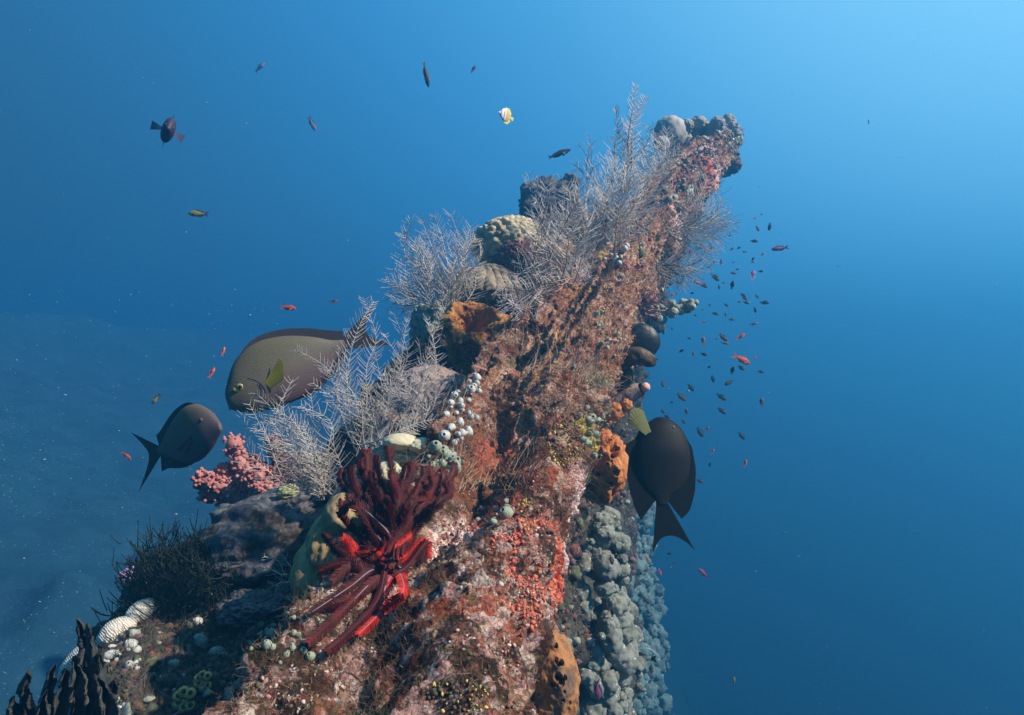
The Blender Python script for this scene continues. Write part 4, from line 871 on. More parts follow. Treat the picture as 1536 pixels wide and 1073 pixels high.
def arm(path, width, mats, seed):
    rg = np.random.default_rng(seed); path = [before(np.asarray(p_), .012 if k_ else .004) for k_, p_ in enumerate(path)]; q = catmull(np.array(path), 60); T = nrm(np.gradient(q, axis=0)); l = np.linalg.norm(np.diff(q, axis=0), axis=1).sum()
    n = int(l / .0015); ts = np.linspace(.06, .995, n) * 59; k = np.clip(ts.astype(int), 0, 58); f = (ts - k)[:, None]; B = q[k] * (1 - f) + q[k + 1] * f; t_ = T[k]
    view = nrm(q[30]); S0 = nrm(np.cross(T, view + rg.normal(size=3) * .25))[k]; U0 = np.cross(S0, t_)
    m = MB(); m.add(*tubes(q[None], np.linspace(.0015, .0006, 60)[None], 5), 1)
    sx = ts / 59
    for sg in (-1, 1):
        ln = width * np.minimum(1, .3 + 4 * sx) * np.where(sx > .88, 1 - (sx - .88) * 4.5, 1) * rg.uniform(.8, 1.12, n); s = np.linspace(0, 1, 5)
        d = nrm(S0 * sg * .9 + t_ * .66 - U0 * .30 + rg.normal(size=(n, 3)) * .05)
        W = B[:, None] + d[:, None] * (ln[:, None] * s)[..., None] + (t_ * .25 + U0 * .45)[:, None] * (ln[:, None] * s ** 2)[..., None]
        m.add(*tubes(W, np.linspace(.0009, .0004, 5)[None] * np.ones((n, 1)), 3), 0)
    child(m, 'arm', mats, star)
up_t = [(512, 706, .86), (528, 700, .84), (541, 688, .85), (553, 676, .86), (566, 684, .83), (585, 672, .87), (606, 698, .86), (618, 694, .84), (634, 702, .85), (650, 716, .83), (666, 705, .86), (682, 694, .84), (528, 742, .80), (512, 752, .79), (574, 742, .79), (600, 722, .81), (640, 738, .80), (660, 742, .82), (548, 730, .82), (622, 745, .79), (590, 712, .80), (674, 725, .80), (560, 710, .82), (648, 700, .88)]
for i, (tx, ty, Y) in enumerate(up_t):
    dx = (tx - 590); s1 = (590 + dx * .22 + random.uniform(-12, 12), 805, .82); s2 = (590 + dx * .72 + random.uniform(-10, 10), 760 - .18 * (760 - ty), Y - .03)
    hook = random.choice((-1, 1, 0, 0)) * random.uniform(2, 6)
    arm([fc + rng.normal(size=3) * .006, at(*s1), at(*s2), at(tx + hook * .3, ty + 14, Y), at(tx + hook, ty, Y + .01)], random.uniform(.0080, .0100), [M_red_shaded, M_rachis if i % 6 == 0 else M_rachis_d], 200 + i)
low_t = [((552, 880), (505, 925), (462, 965), .82), ((566, 900), (528, 945), (490, 978), .80), ((578, 880), (572, 915), (538, 952), .76), ((600, 862), (604, 888), (572, 918), .75), ((560, 855), (525, 880), (468, 918), .79), ((565, 865), (530, 895), (492, 908), .76),
         ((565, 865), (548, 882), (526, 905), .75), ((548, 838), (522, 852), (498, 872), .76), ((562, 832), (540, 828), (514, 806), .75), ((575, 832), (594, 812), (578, 836), .73), ((592, 828), (616, 806), (586, 832), .73), ((607, 838), (634, 814), (641, 838), .74),
         ((570, 840), (535, 800), (508, 768), .80), ((555, 860), (515, 835), (484, 800), .82), ((556, 850), (515, 845), (478, 858), .82), ((610, 850), (640, 812), (634, 842), .76), ((557, 835), (534, 833), (522, 810), .74), ((548, 818), (562, 830), (538, 840), .745)]
for i, (a, b, c_, Y) in enumerate(low_t):
    arm([fc + rng.normal(size=3) * .006, at(*a, .80), at(*b, (Y + .79) / 2), at(*c_, Y)], random.uniform(.0068, .0088), [M_red_lit if i in (2, 3, 8, 9, 10, 11, 16) else M_red_shaded, M_rachis if i in (2, 3, 4, 6) else M_rachis_d], 300 + i)
m = MB(); m.add(*blob(fc * 1.006, .009, 4, 3, .2)); child(m, 'disc', M_red_shaded, star)

# ------------------------------------------------------------------ fish
def interp(x, tab): tab = np.array(tab, float); return np.interp(x, tab[:, 0], tab[:, 1])
def smooth_prof(tab, xs):
    tab = np.array(tab, float); t = catmull(tab, 200); o = np.argsort(t[:, 0]); return np.interp(xs, t[o, 0], t[o, 1])
def fish_body(top, bot, wid, nx=60, nv=28, x0=0., x1=1.):
    """body along +x from snout (x0) to tail root (x1); top, bot, wid tables of (x, value)"""
    s = np.linspace(0, 1, nx); xs = x0 + (x1 - x0) * (.5 - .5 * np.cos(np.pi * s)); th = np.arange(nv) / nv * 2 * np.pi
    T = smooth_prof(top, xs); B = smooth_prof(bot, xs); W = np.maximum(smooth_prof(wid, xs), .002)
    cz = (T + B) / 2; hz = np.maximum((T - B) / 2, .002)
    cs, sn = np.cos(th), np.sin(th); yy = np.sign(cs) * np.abs(cs) ** .9
    P = np.stack([np.repeat(xs, nv), (W[:, None] * yy).ravel(), (cz[:, None] + hz[:, None] * sn).ravel()], 1)
    m = MB(); m.add(P, grid_faces(nx, nv, True))
    for r, sl in ((0, 1), (nx - 1, -1)):
        k = m.n; m.add([[xs[r], 0, cz[r]]], [[0, 0, 0]]); i = np.arange(nv); m.Q[-1] = (np.stack([np.full(nv, k), r * nv + i, r * nv + (i + 1) % nv], 1), 0)
    return m
def fin(base, edge, thick=.006, nu=24, nv=6, wave=.0, mi=0, m=None):
    """a thin double-sided blade between a base line and an edge line, thinning to its edge"""
    b = catmull(np.array(base, float), nu); e = catmull(np.array(edge, float), nu); t = np.linspace(0, 1, nv)
    G = b[:, None] * (1 - t)[None, :, None] + e[:, None] * t[None, :, None]
    G = G + wave * np.sin(np.arange(nu) * 2.2)[:, None, None] * t[None, :, None] * np.array([0, 1, 0])
    h = thick * (1 - .85 * t); n = nrm(np.cross(e[nu // 2] - b[nu // 2], b[-1] - b[0] + (e[-1] - e[0])))
    A = G + n * h[None, :, None] / 2; B = G - n * h[None, :, None] / 2
    m = m or MB(); Fq = grid_faces(nu, nv); m.add(A.reshape(-1, 3), Fq, mi); m.add(B.reshape(-1, 3), Fq[:, ::-1], mi)
    return m
def fish_frame(f, u):
    """matrix: local -x is the way the fish faces (snout at x=0, tail at +x), z up"""
    f = nrm(f); l = nrm(np.cross(u, f)); u = np.cross(f, l)
    return np.stack([-f, -l, u], 1)
def place(o, loc, Rm, s=1.0):
    M = Matrix([[Rm[i][j] * s for j in range(3)] + [loc[i]] for i in range(3)] + [[0, 0, 0, 1]]); o.matrix_world = M; return o
def fish_mat(name, back, flank, belly, lines=0, rough=.45, axis=(0, 0, 1), lo=-.2, hi=.35, head=None):
    t = NT(name); sx = t.n('ShaderNodeSeparateXYZ'); t.l(t.warp(6, .06), sx.inputs[0]); z = t.mask(sx.outputs[2], lo, hi)
    c = t.ramp(z, [(0, belly), (.45, flank), (1, back)])
    if head: c = t.mix(t.math('MULTIPLY', t.mask(sx.outputs[0], .32, .08), .7), c, head)
    if lines:
        w = t.n('ShaderNodeTexWave', wave_type='BANDS', bands_direction='Z'); t.l(t.warp(14, .02), w.inputs[0]); w.inputs['Scale'].default_value = lines; w.inputs['Distortion'].default_value = 1.2
        c = t.mix(t.math('MULTIPLY', w.outputs[1], .16), c, tuple(min(1, v * 1.7 + .01) for v in flank))
    c = t.mix(t.math('MULTIPLY', t.mask(t.noise(30, 4), .5, .75), .25), c, tuple(v * .6 for v in flank))
    sc = t.voro(120, vec=t.stretch(t.tc, (.7, 1, 1)))
    return t.finish(c, rough, sc, .0015, .2, .06 if flank[0] < .02 else .2)
def fin_mat(name, a, b, rays=60, rough=.5, rot=0):
    t = NT(name); w = t.n('ShaderNodeTexWave', wave_type='BANDS', bands_direction='X'); t.l(t.stretch(t.tc, (1, 1, 1), (0, rot, 0)), w.inputs[0]); w.inputs['Scale'].default_value = rays; w.inputs['Distortion'].default_value = .6
    return t.finish(t.mix(w.outputs[1], a, b), rough, w.outputs[1], .003, .5, .06)
E_dark = plain('fish_pupil', (.006, .007, .012), .12, .1, spec=.7); E_gold = plain('fish_iris', (.32, .22, .05), .3); E_brown = plain('fish_iris_dim', (.12, .08, .045), .35)
def skin_y(top, bot, wid, x, z):
    T, B, W = (float(smooth_prof(q, np.array([x]))[0]) for q in (top, bot, wid)); return W * max(0., 1 - ((z - (T + B) / 2) / ((T - B) / 2)) ** 2) ** .45
def eye(par, x, y, z, r, mat):
    for sg in (-1, 1):
        V, Fc = ico(3); m = MB(); m.add(V * (r, r * .55, r) + np.array([x, sg * y, z]), Fc); o = m.build('eye', mat, par)
        m = MB(); m.add(V * (r * .55, r * .3, r * .55) + np.array([x, sg * (y + r * .38), z]), Fc); m.build('pupil', E_dark, o)

# --- large surgeonfish on the left, facing left
def surgeon_left():
    par = empty('surgeonfish'); tag(par, 'large olive grey surgeonfish with a yellow eye patch facing left, biggest fish on the left', 'fish')
    top = [(0, .012), (.02, .09), (.065, .155), (.19, .275), (.33, .335), (.47, .335), (.64, .275), (.80, .175), (.92, .075), (1.0, .035)]
    bot = [(0, -.015), (.06, -.075), (.15, -.135), (.27, -.175), (.45, -.205), (.62, -.185), (.80, -.115), (.92, -.055), (1.0, -.04)]
    wid = [(0, .018), (.06, .05), (.18, .085), (.35, .098), (.55, .085), (.75, .055), (.9, .03), (1.0, .018)]
    bm_ = fish_mat('surgeon_olive', (.085, .075, .04), (.115, .095, .068), (.095, .058, .066), 13, .5, lo=-.16, hi=.30, head=(.135, .115, .065))
    fish_body(top, bot, wid, 80, 36).build('body', bm_, par)
    fm = fin_mat('surgeon_fin', (.038, .032, .036), (.02, .018, .028), 40)
    xs = np.linspace(.16, 1.0, 14); tb = smooth_prof(top, xs) - .012; ed = tb + np.interp(xs, [.16, .35, .7, .95, 1.0], [.012, .04, .062, .085, .075])
    fin(np.stack([xs, xs * 0, tb], 1), np.stack([xs + .03, xs * 0, ed], 1), .012).build('dorsal_fin', fm, par)
    xs = np.linspace(.42, .95, 12); bb = smooth_prof(bot, xs) + .012
    fin(np.stack([xs, xs * 0, bb], 1), np.stack([xs + .03, xs * 0, bb - np.interp(xs, [.42, .6, .9, .95], [.015, .045, .06, .04])], 1), .012).build('anal_fin', fm, par)
    fin([(.98, 0, .045), (.985, 0, 0), (.98, 0, -.048)], [(1.36, 0, .16), (1.24, 0, .07), (1.19, 0, 0), (1.22, 0, -.08), (1.33, 0, -.20)], .014, 40, 8).build('tail_fin', fm, par)
    pm = fin_mat('surgeon_pectoral', (.50, .42, .02), (.12, .11, .015), 30)
    for sg in (-1, 1): fin([(.325, sg * .092, .04), (.325, sg * .094, .01), (.33, sg * .095, -.025)], [(.515, sg * .15, .15), (.50, sg * .165, .085), (.45, sg * .155, -.01)], .008, 24, 8, .004).build('pectoral_fin', pm, par)
    # yellow patch around the eye and the gill cover edge
    ey = skin_y(top, bot, wid, .155, .10); eye(par, .155, ey - .004, .10, .027, E_gold)
    ym = plain('eye_patch', (.26, .20, .02), .5, .3, 30); V, Fc = ico(3)
    m = MB()
    for sg in (-1, 1): m.add(V * (.046, .014, .022) @ rotm('Y', 25).T + np.array([.135, sg * (skin_y(top, bot, wid, .135, .088) - .009), .088]), Fc)
    m.build('eye_patch', ym, par)
    gm = plain('gill_edge', (.05, .042, .035), .5)
    m = MB()
    for sg in (-1, 1):
        q = catmull(np.array([(x_, sg * skin_y(top, bot, wid, x_, z_), z_) for x_, z_ in ((.235, .13), (.285, .07), (.295, -.01), (.25, -.09))]), 24); m.add(*tubes(q[None], np.full((1, 24), .0035), 5))
    m.build('gill_edge', gm, par)
    mm = MB(); mm.add(*tubes(catmull(np.array([(.005, -.02, -.012), (-.006, 0, -.008), (.005, .02, -.012)]), 10)[None], np.full((1, 10), .005), 5)); mm.build('mouth', gm, par)
    a = at(344, 612, 1.32); b = at(518, 515, 1.40); s = np.linalg.norm(b - a); place(par, a, fish_frame(a - b, (0, 0, 1)), s)
surgeon_left()

# --- smaller surgeonfish, facing right and up
def surgeon_small():
    par = empty('surgeonfish'); tag(par, 'smaller dusky surgeonfish with a forked tail swimming to the right below the largest one', 'fish')
    top = [(0, .038), (.03, .085), (.12, .20), (.25, .29), (.42, .325), (.62, .27), (.80, .16), (.92, .07), (1.0, .042)]
    bot = [(0, -.038), (.06, -.08), (.2, -.165), (.36, -.23), (.52, -.235), (.7, -.17), (.85, -.095), (1.0, -.042)]
    wid = [(0, .02), (.08, .05), (.2, .085), (.38, .10), (.6, .08), (.8, .045), (1.0, .018)]
    fish_body(top, bot, wid, 70, 32).build('body', fish_mat('surgeon_dusky', (.13, .10, .045), (.12, .09, .06), (.085, .06, .06), 12, .5, lo=-.2, hi=.3, head=(.075, .055, .075)), par)
    fm = fin_mat('dusky_fin', (.08, .065, .045), (.04, .034, .03), 44)
    xs = np.linspace(.22, .97, 14); tb = smooth_prof(top, xs) - .012
    fin(np.stack([xs, xs * 0, tb], 1), np.stack([xs + .03, xs * 0, tb + np.interp(xs, [.22, .4, .8, .97], [.012, .045, .10, .13])], 1), .012).build('dorsal_fin', fm, par)
    xs = np.linspace(.45, .97, 12); bb = smooth_prof(bot, xs) + .012
    fin(np.stack([xs, xs * 0, bb], 1), np.stack([xs + .03, xs * 0, bb - np.interp(xs, [.45, .6, .85, .97], [.012, .05, .12, .17])], 1), .012).build('anal_fin', fm, par)
    fin([(.98, 0, .045), (.985, 0, 0), (.98, 0, -.045)], [(1.42, 0, .30), (1.26, 0, .14), (1.17, 0, 0), (1.26, 0, -.15), (1.44, 0, -.33)], .014, 40, 8).build('tail_fin', fm, par)
    for sg in (-1, 1): fin([(.30, sg * .095, .0), (.305, sg * .096, -.03), (.31, sg * .096, -.05)], [(.50, sg * .13, -.09), (.46, sg * .14, -.12), (.40, sg * .13, -.13)], .008, 20, 6).build('pectoral_fin', fin_mat('dusky_pectoral', (.02, .02, .02), (.012, .012, .012), 20), par)
    eye(par, .17, skin_y(top, bot, wid, .17, .115) - .004, .115, .024, E_brown)
    a = at(331, 641, 1.30); b = at(238, 677, 1.40); s = np.linalg.norm(b - a); place(par, a, fish_frame(a - b, (-.12, .1, 1)), s)
surgeon_small()

# --- black surgeonfish on the right, seen from behind, head up
def surgeon_black():
    par = empty('surgeonfish'); tag(par, 'black surgeonfish with a crescent tail hanging head up right of the beam', 'fish')
    top = [(0, .09), (.03, .16), (.10, .245), (.25, .32), (.45, .345), (.65, .315), (.80, .225), (.91, .10), (1.0, .06)]
    bot = [(0, -.06), (.04, -.12), (.12, -.22), (.28, -.30), (.48, -.325), (.66, -.295), (.81, -.215), (.92, -.10), (1.0, -.06)]
    wid = [(0, .06), (.06, .09), (.18, .12), (.4, .135), (.6, .10), (.8, .055), (1.0, .022)]
    fish_body(top, bot, wid, 70, 32).build('body', fish_mat('surgeon_black', (.013, .010, .008), (.009, .007, .006), (.004, .004, .0045), 11, .5, lo=-.25, hi=.28), par)
    fm = fin_mat('black_fin', (.006, .006, .0065), (.004, .004, .0045), 40)
    xs = np.linspace(.18, .95, 14); tb = smooth_prof(top, xs) - .014
    fin(np.stack([xs, xs * 0, tb], 1), np.stack([xs + np.interp(xs, [.18, .5, .95], [.0, .06, .19]), xs * 0, np.interp(xs, [.18, .3, .5, .7, .85, .93, .95], [.30, .375, .41, .39, .33, .27, .22])], 1), .012, 30).build('dorsal_fin', fm, par)
    xs = np.linspace(.30, .95, 14); bb = smooth_prof(bot, xs) + .014
    fin(np.stack([xs, xs * 0, bb], 1), np.stack([xs + np.interp(xs, [.3, .5, .95], [.0, .08, .24]), xs * 0, -np.interp(xs, [.3, .42, .6, .75, .88, .95], [.31, .375, .40, .36, .30, .24])], 1), .012, 30).build('anal_fin', fm, par)
    fin([(.97, 0, .062), (.98, 0, 0), (.97, 0, -.062)], [(1.47, 0, .36), (1.385, 0, .26), (1.33, 0, .11), (1.38, 0, -.03), (1.54, 0, -.12)], .014, 40, 8).build('tail_fin', fm, par)
    pm = fin_mat('black_pectoral', (.26, .24, .06), (.10, .11, .07), 34, .4, .9)
    fin([(.20, -.10, -.14), (.22, -.105, -.18), (.25, -.11, -.21)], [(-.03, -.14, -.24), (-.05, -.17, -.31), (-.03, -.19, -.38), (.05, -.18, -.42), (.13, -.15, -.41)], .006, 24, 8, .004).build('pectoral_fin', pm, par)
    fin([(.27, .115, -.04), (.28, .118, -.08), (.29, .118, -.11)], [(.44, .17, -.12), (.42, .18, -.16), (.38, .17, -.18)], .006, 20, 6).build('pectoral_fin', pm, par)
    fin([(.26, -.05, -.28), (.30, -.05, -.30), (.33, -.05, -.305)], [(.36, -.10, -.42), (.44, -.10, -.45), (.50, -.08, -.40)], .01, 20, 6).build('pelvic_fin', fm, par)
    eye(par, .12, skin_y(top, bot, wid, .12, .12) - .004, .12, .022, E_brown)
    b = at(993, 757, 1.12); a = at(990, 628, 1.18); s = np.linalg.norm(b - a)
    f = nrm(a - b); u = nrm(np.array([1.0, 0.12, .05])); place(par, a, fish_frame(f, u), s)
surgeon_black()

# --- small fish: one mesh each (body, tail and fins), copied for the shoals
def small_fish(kind, mats, depth=.42, w=.16, fork=.16, tail=.30, name='damselfish'):
    top = [(0, .01), (.06, depth * .25), (.22, depth * .48), (.42, depth * .55), (.7, depth * .34), (.92, depth * .14), (1.0, depth * .12)]
    bot = [(0, -.01), (.08, -depth * .2), (.25, -depth * .42), (.45, -depth * .46), (.7, -depth * .3), (.92, -depth * .12), (1.0, -depth * .11)]
    wid = [(0, .02), (.12, w * .35), (.35, w * .5), (.6, w * .38), (.85, w * .15), (1.0, .02)]
    m = fish_body(top, bot, wid, 22, 14)
    fin([(.98, 0, depth * .13), (.985, 0, 0), (.98, 0, -depth * .13)], [(1 + tail, 0, fork + .06), (1 + tail * .5, 0, 0), (1 + tail, 0, -fork - .06)], .012, 12, 4, mi=1, m=m)
    xs = np.linspace(.25, .92, 8); tb = smooth_prof(top, xs) - .01; fin(np.stack([xs, xs * 0, tb], 1), np.stack([xs + .07, xs * 0, tb + depth * np.array([.05, .16, .2, .2, .2, .22, .25, .12])], 1), .012, 12, 4, mi=1, m=m)
    xs = np.linspace(.5, .92, 6); bb = smooth_prof(bot, xs) + .01; fin(np.stack([xs, xs * 0, bb], 1), np.stack([xs + .08, xs * 0, bb - depth * np.array([.05, .2, .25, .25, .2, .1])], 1), .012, 12, 4, mi=1, m=m)
    for sg in (-1, 1):
        V, Fc = ico(2); m.add(V * .032 * (1, .5, 1) + np.array([.12, sg * w * .33, depth * .12]), Fc, 2)
        fin([(.30, sg * w * .5, -.02), (.31, sg * w * .5, -.07)], [(.46, sg * w * .9, -.03), (.42, sg * w * .9, -.14)], .01, 8, 3, mi=1, m=m)
    o = m.build(name, mats); return o
def head_to(a, yaw=0., roll=0.):
    a, y = R(a), R(yaw); f = np.array([math.cos(a) * math.cos(y), math.sin(y), math.sin(a) * math.cos(y)])
    u = np.array([-math.sin(a), 0, math.cos(a)]) * (1 if math.cos(a) >= 0 else -1)
    return fish_frame(f, u)
_used = set()
def put_fish(proto, px, py, Y, L, ang, yaw, label, cat='fish', group=None):
    o = proto
    if proto.name in _used: o = proto.copy(); COL.objects.link(o)
    _used.add(proto.name)
    Rm = head_to(ang, yaw); s = sz(L, Y) / 1.25; c = at(px, py, Y); place(o, c - Rm[:, 0] * s * .6, Rm, s); tag(o, label, cat, group); return o
def fmat(n, back, flank, belly): return fish_mat(n, back, flank, belly, 0, .5, lo=-.15, hi=.2)
fd = plain('damsel_fin', (.018, .018, .022), .6)
P_dam = small_fish('d', [fmat('damsel_dark', (.028, .026, .028), (.045, .036, .032), (.06, .042, .034)), fd, E_dark], .46, .2)
P_dam2 = small_fish('d', [fmat('damsel_brown', (.06, .04, .032), (.10, .06, .045), (.16, .10, .08)), plain('damsel_fin_brown', (.06, .035, .03), .6), E_dark], .46, .2)
P_red = small_fish('a', [fmat('anthias_red', (.50, .05, .03), (.62, .09, .05), (.66, .2, .12)), plain('anthias_fin', (.60, .12, .05), .55), E_dark], .36, .17, .17, .36, 'anthias')
P_mag = small_fish('m', [fmat('anthias_magenta', (.20, .05, .12), (.34, .10, .17), (.40, .18, .22)), plain('anthias_magenta_fin', (.16, .05, .14), .55), E_dark], .36, .17, .15, .36, 'anthias')
P_pur = small_fish('p', [fmat('purple_fish', (.08, .06, .2), (.12, .09, .26), (.16, .12, .28)), plain('purple_fin', (.1, .07, .22), .55), E_dark], .5, .18, .17, .3, 'anthias')
P_olive = small_fish('o', [fmat('chromis_olive', (.20, .17, .03), (.24, .22, .06), (.30, .27, .12)), plain('chromis_fin', (.06, .06, .04), .55), E_dark], .36, .16, .16, .3, 'chromis')
P_wrasse = small_fish('w', [fmat('wrasse_dark', (.025, .022, .045), (.04, .035, .06), (.06, .05, .075)), plain('wrasse_fin', (.03, .028, .05), .6), E_dark], .24, .15, .05, .2, 'wrasse')
P_wrassey = small_fish('w', [fmat('wrasse_indigo', (.025, .03, .07), (.035, .04, .08), (.05, .05, .09)), plain('wrasse_tail_yellow', (.42, .30, .08), .6), E_dark], .24, .17, .04, .34, 'wrasse')
P_faint = small_fish('f', [fmat('pale_fish', (.10, .10, .16), (.16, .15, .2), (.2, .19, .22)), plain('pale_fin', (.08, .08, .12), .6), E_dark], .36, .18)
G_d = 'small dark fish in the loose shoal right of the reef'
def z6(x, y): return 1000 + x / 5.96, 300 + y / 5.96
def z7(x, y): return 960 + x / 3.83, 440 + y / 3.83
def z5(x, y): return 760 + x / 3.43, 760 + y / 3.43
top_sh = [(848, 130, 4, 30), (785, 165, 6, 20), (918, 242, 10, -85), (812, 258, 8, -60), (540, 240, 5, 80), (783, 370, 9, -10), (565, 320, 4, 20), (395, 425, 8, -80), (583, 440, 7, 35), (645, 430, 5, 30), (857, 487, 7, 35), (772, 530, 6, 60), (770, 558, 5, 0), (595, 560, 3, 0), (632, 622, 5, 15), (842, 640, 6, 0), (597, 655, 9, -5), (433, 692, 14, -55), (507, 740, 6, 10), (588, 760, 11, 85), (467, 780, 6, -80),
          (330, 765, 11, -35), (248, 678, 3, 0), (250, 735, 5, 80), (95, 738, 6, -30), (683, 852, 8, -40), (697, 880, 8, -40), (648, 912, 6, 0), (712, 918, 9, -20), (808, 865, 7, -60), (877, 920, 11, -5), (790, 985, 8, -70), (533, 942, 7, -40), (385, 940, 4, 80), (320, 980, 4, 0), (435, 1018, 8, -20), (527, 1025, 6, 80), (255, 1033, 4, 0), (580, 1070, 8, 0), (88, 840, 5, 10), (228, 835, 5, 10)]
low_sh = [(365, 165, 7, 25), (110, 205, 10, -60), (183, 205, 4, -80), (62, 228, 3, 0), (282, 260, 5, -30), (365, 275, 12, 85), (440, 262, 5, 40), (478, 255, 13, -45), (238, 332, 7, 30), (308, 352, 8, 80), (367, 352, 8, -25), (68, 340, 6, 0), (92, 380, 7, 0), (52, 405, 6, 80), (532, 443, 11, 85), (583, 430, 11, -30), (695, 452, 8, -15), (418, 493, 10, -70), (510, 515, 12, -150), (130, 522, 9, -80), (292, 543, 12, -50),
          (237, 597, 15, -42), (468, 597, 14, -38), (182, 627, 5, 0), (268, 682, 9, 85), (470, 677, 12, -40), (700, 625, 11, 85), (130, 680, 7, -50), (155, 710, 8, -20), (250, 740, 7, -50), (345, 800, 14, -60), (388, 782, 8, 70), (583, 820, 12, -50), (397, 425, 5, 25), (402, 985, 7, 80)]
wall_sh = [(538, 275, 14, -80), (717, 330, 8, 0), (690, 345, 6, 30), (835, 243, 6, 10), (718, 485, 13, -45), (545, 545, 13, 85), (500, 555, 8, 60), (660, 550, 8, 0), (745, 840, 15, 80), (860, 290, 6, 0)]
rg = np.random.default_rng(21)
for lst, fz, lab, k in ((top_sh, z6, 'tiny dark fish in the upper part of the loose shoal right of the reef', 0), (low_sh, z7, 'tiny dark fish in the lower part of the loose shoal right of the reef', 1), (wall_sh, z5, 'small dark fish swimming close along the deep reef wall', 2)):
    for i, (x, y, L, a) in enumerate(lst):
        px, py = fz(x, y); Y = rg.uniform(2.0, 3.2) if k < 2 else rg.uniform(1.38, 1.46) if px < 945 else rg.uniform(1.8, 2.4)
        pr = P_dam2 if rg.random() < .3 else P_dam
        put_fish(pr, px, py, Y, L * (1.25 if k < 2 else 1.1), a, rg.uniform(-30, 30), lab, 'fish', (G_d, G_d + ', lower part', 'small dark fish along the reef wall')[k])
for (px, py, Y, L, a, yw, lab, pr) in (
    (1113, 540, 2.0, 30, -28, 10, 'bright red anthias, largest red fish in the shoal on the right', P_red), (1169, 373, 2.3, 24, 188, 10, 'magenta anthias swimming alone at the right edge of the shoal', P_mag),
    (1130, 413, 2.4, 18, 70, 20, 'purple fish with ragged fins in the upper shoal', P_pur), (1048, 425, 2.5, 14, 165, 0, 'small red fish behind a dark one beside the misty hydroid fan', P_red),
    (1111, 505, 2.3, 16, 30, 0, 'small red fish above the largest red anthias', P_red), (1088, 515, 2.3, 13, -10, 0, 'pale grey fish turning in the middle of the shoal', P_faint), (1131, 486, 2.3, 13, 10, 0, 'pale grey fish at the right of the shoal', P_faint),
    (1133, 536, 2.4, 7, -80, 0, 'tiny orange fish just right of the largest red anthias', P_red), (1069, 677, 2.2, 9, 60, 0, 'small red fish right of the black surgeonfish head', P_red), (1118, 695, 2.2, 12, 70, 0, 'small red fish farthest right below the shoal', P_red),
    (1050, 722, 2.0, 12, -25, 0, 'small reddish fish touching the right side of the black surgeonfish', P_dam2), (1071, 393, 2.6, 7, 80, 0, 'tiny orange fish at the edge of the misty hydroid fan', P_red), (1082, 393, 2.5, 11, 80, 0, 'thin whitish fish above the shoal', P_faint),
    (1035, 379, 2.5, 10, 70, 0, 'dim red fish in front of the misty hydroid fan', P_red), (1117, 378, 2.6, 7, 180, 0, 'tiny reddish fish at the top of the shoal', P_dam2), (1008, 442, 2.4, 10, 0, 0, 'tiny red and white fish over the knotty branch', P_red),
    (938, 839, 1.7, 8, -40, 0, 'small red fish above the boulder coral on the wall', P_red), (971, 839, 2.0, 11, 120, 0, 'small red fish below the black surgeonfish tail', P_red), (990, 859, 2.0, 12, -80, 0, 'red fish in front of the far blue wall', P_red),
    (896, 1036, 1.36, 34, -85, 10, 'pink and purple anthias swimming down over the boulder coral', P_mag), (1055, 860, 2.0, 20, 140, 0, 'pink fish alone in deep blue water right of the wall', P_mag), (1101, 1022, 2.2, 14, 95, 0, 'dim olive fish alone in the deep blue at the lower right', P_olive), (1176, 800, 4.5, 8, 30, 0, 'very faint fish in the distance at the lower right', P_faint),
    (433, 462, 1.9, 23, -8, 0, 'orange red anthias above the largest surgeonfish', P_red), (501, 452, 2.2, 12, 5, 0, 'small orange anthias right of another one above the largest surgeonfish', P_red), (335, 527, 1.9, 14, 80, 15, 'small red anthias swimming up in front of the largest surgeonfish', P_red),
    (318, 559, 1.9, 17, 65, 10, 'dull red anthias left of the largest surgeonfish face', P_red), (234, 599, 2.0, 20, -130, 0, 'dull olive fish above the smaller surgeonfish', P_olive), (190, 684, 1.8, 17, -50, 10, 'small red anthias behind the smaller surgeonfish tail', P_red), (402, 712, 1.5, 20, 55, 0, 'plain red fish in front of the salmon pink soft coral', P_red),
    (297, 321, 1.9, 31, 178, 0, 'yellowish olive fish alone at the upper left', P_olive), (639, 113, 1.9, 36, -80, 15, 'thin indigo wrasse with a yellow tail diving near the top', P_wrassey), (710, 104, 2.2, 18, 62, 15, 'small dark wrasse swimming up near the top', P_wrasse),
    (839, 231, 2.1, 39, 20, 0, 'slender dark wrasse heading for the plumes near the crest', P_wrasse), (390, 101, 4.2, 20, 45, 0, 'very faint fish near the top left', P_faint), (468, 186, 4.0, 24, -65, 0, 'faint pale fish in the blue at the upper middle left', P_faint), (1303, 183, 5.5, 8, 90, 0, 'tiny speck of a fish in the bright water at the upper right', P_faint)):
    put_fish(pr, px, py, Y, L, a, yw, lab)

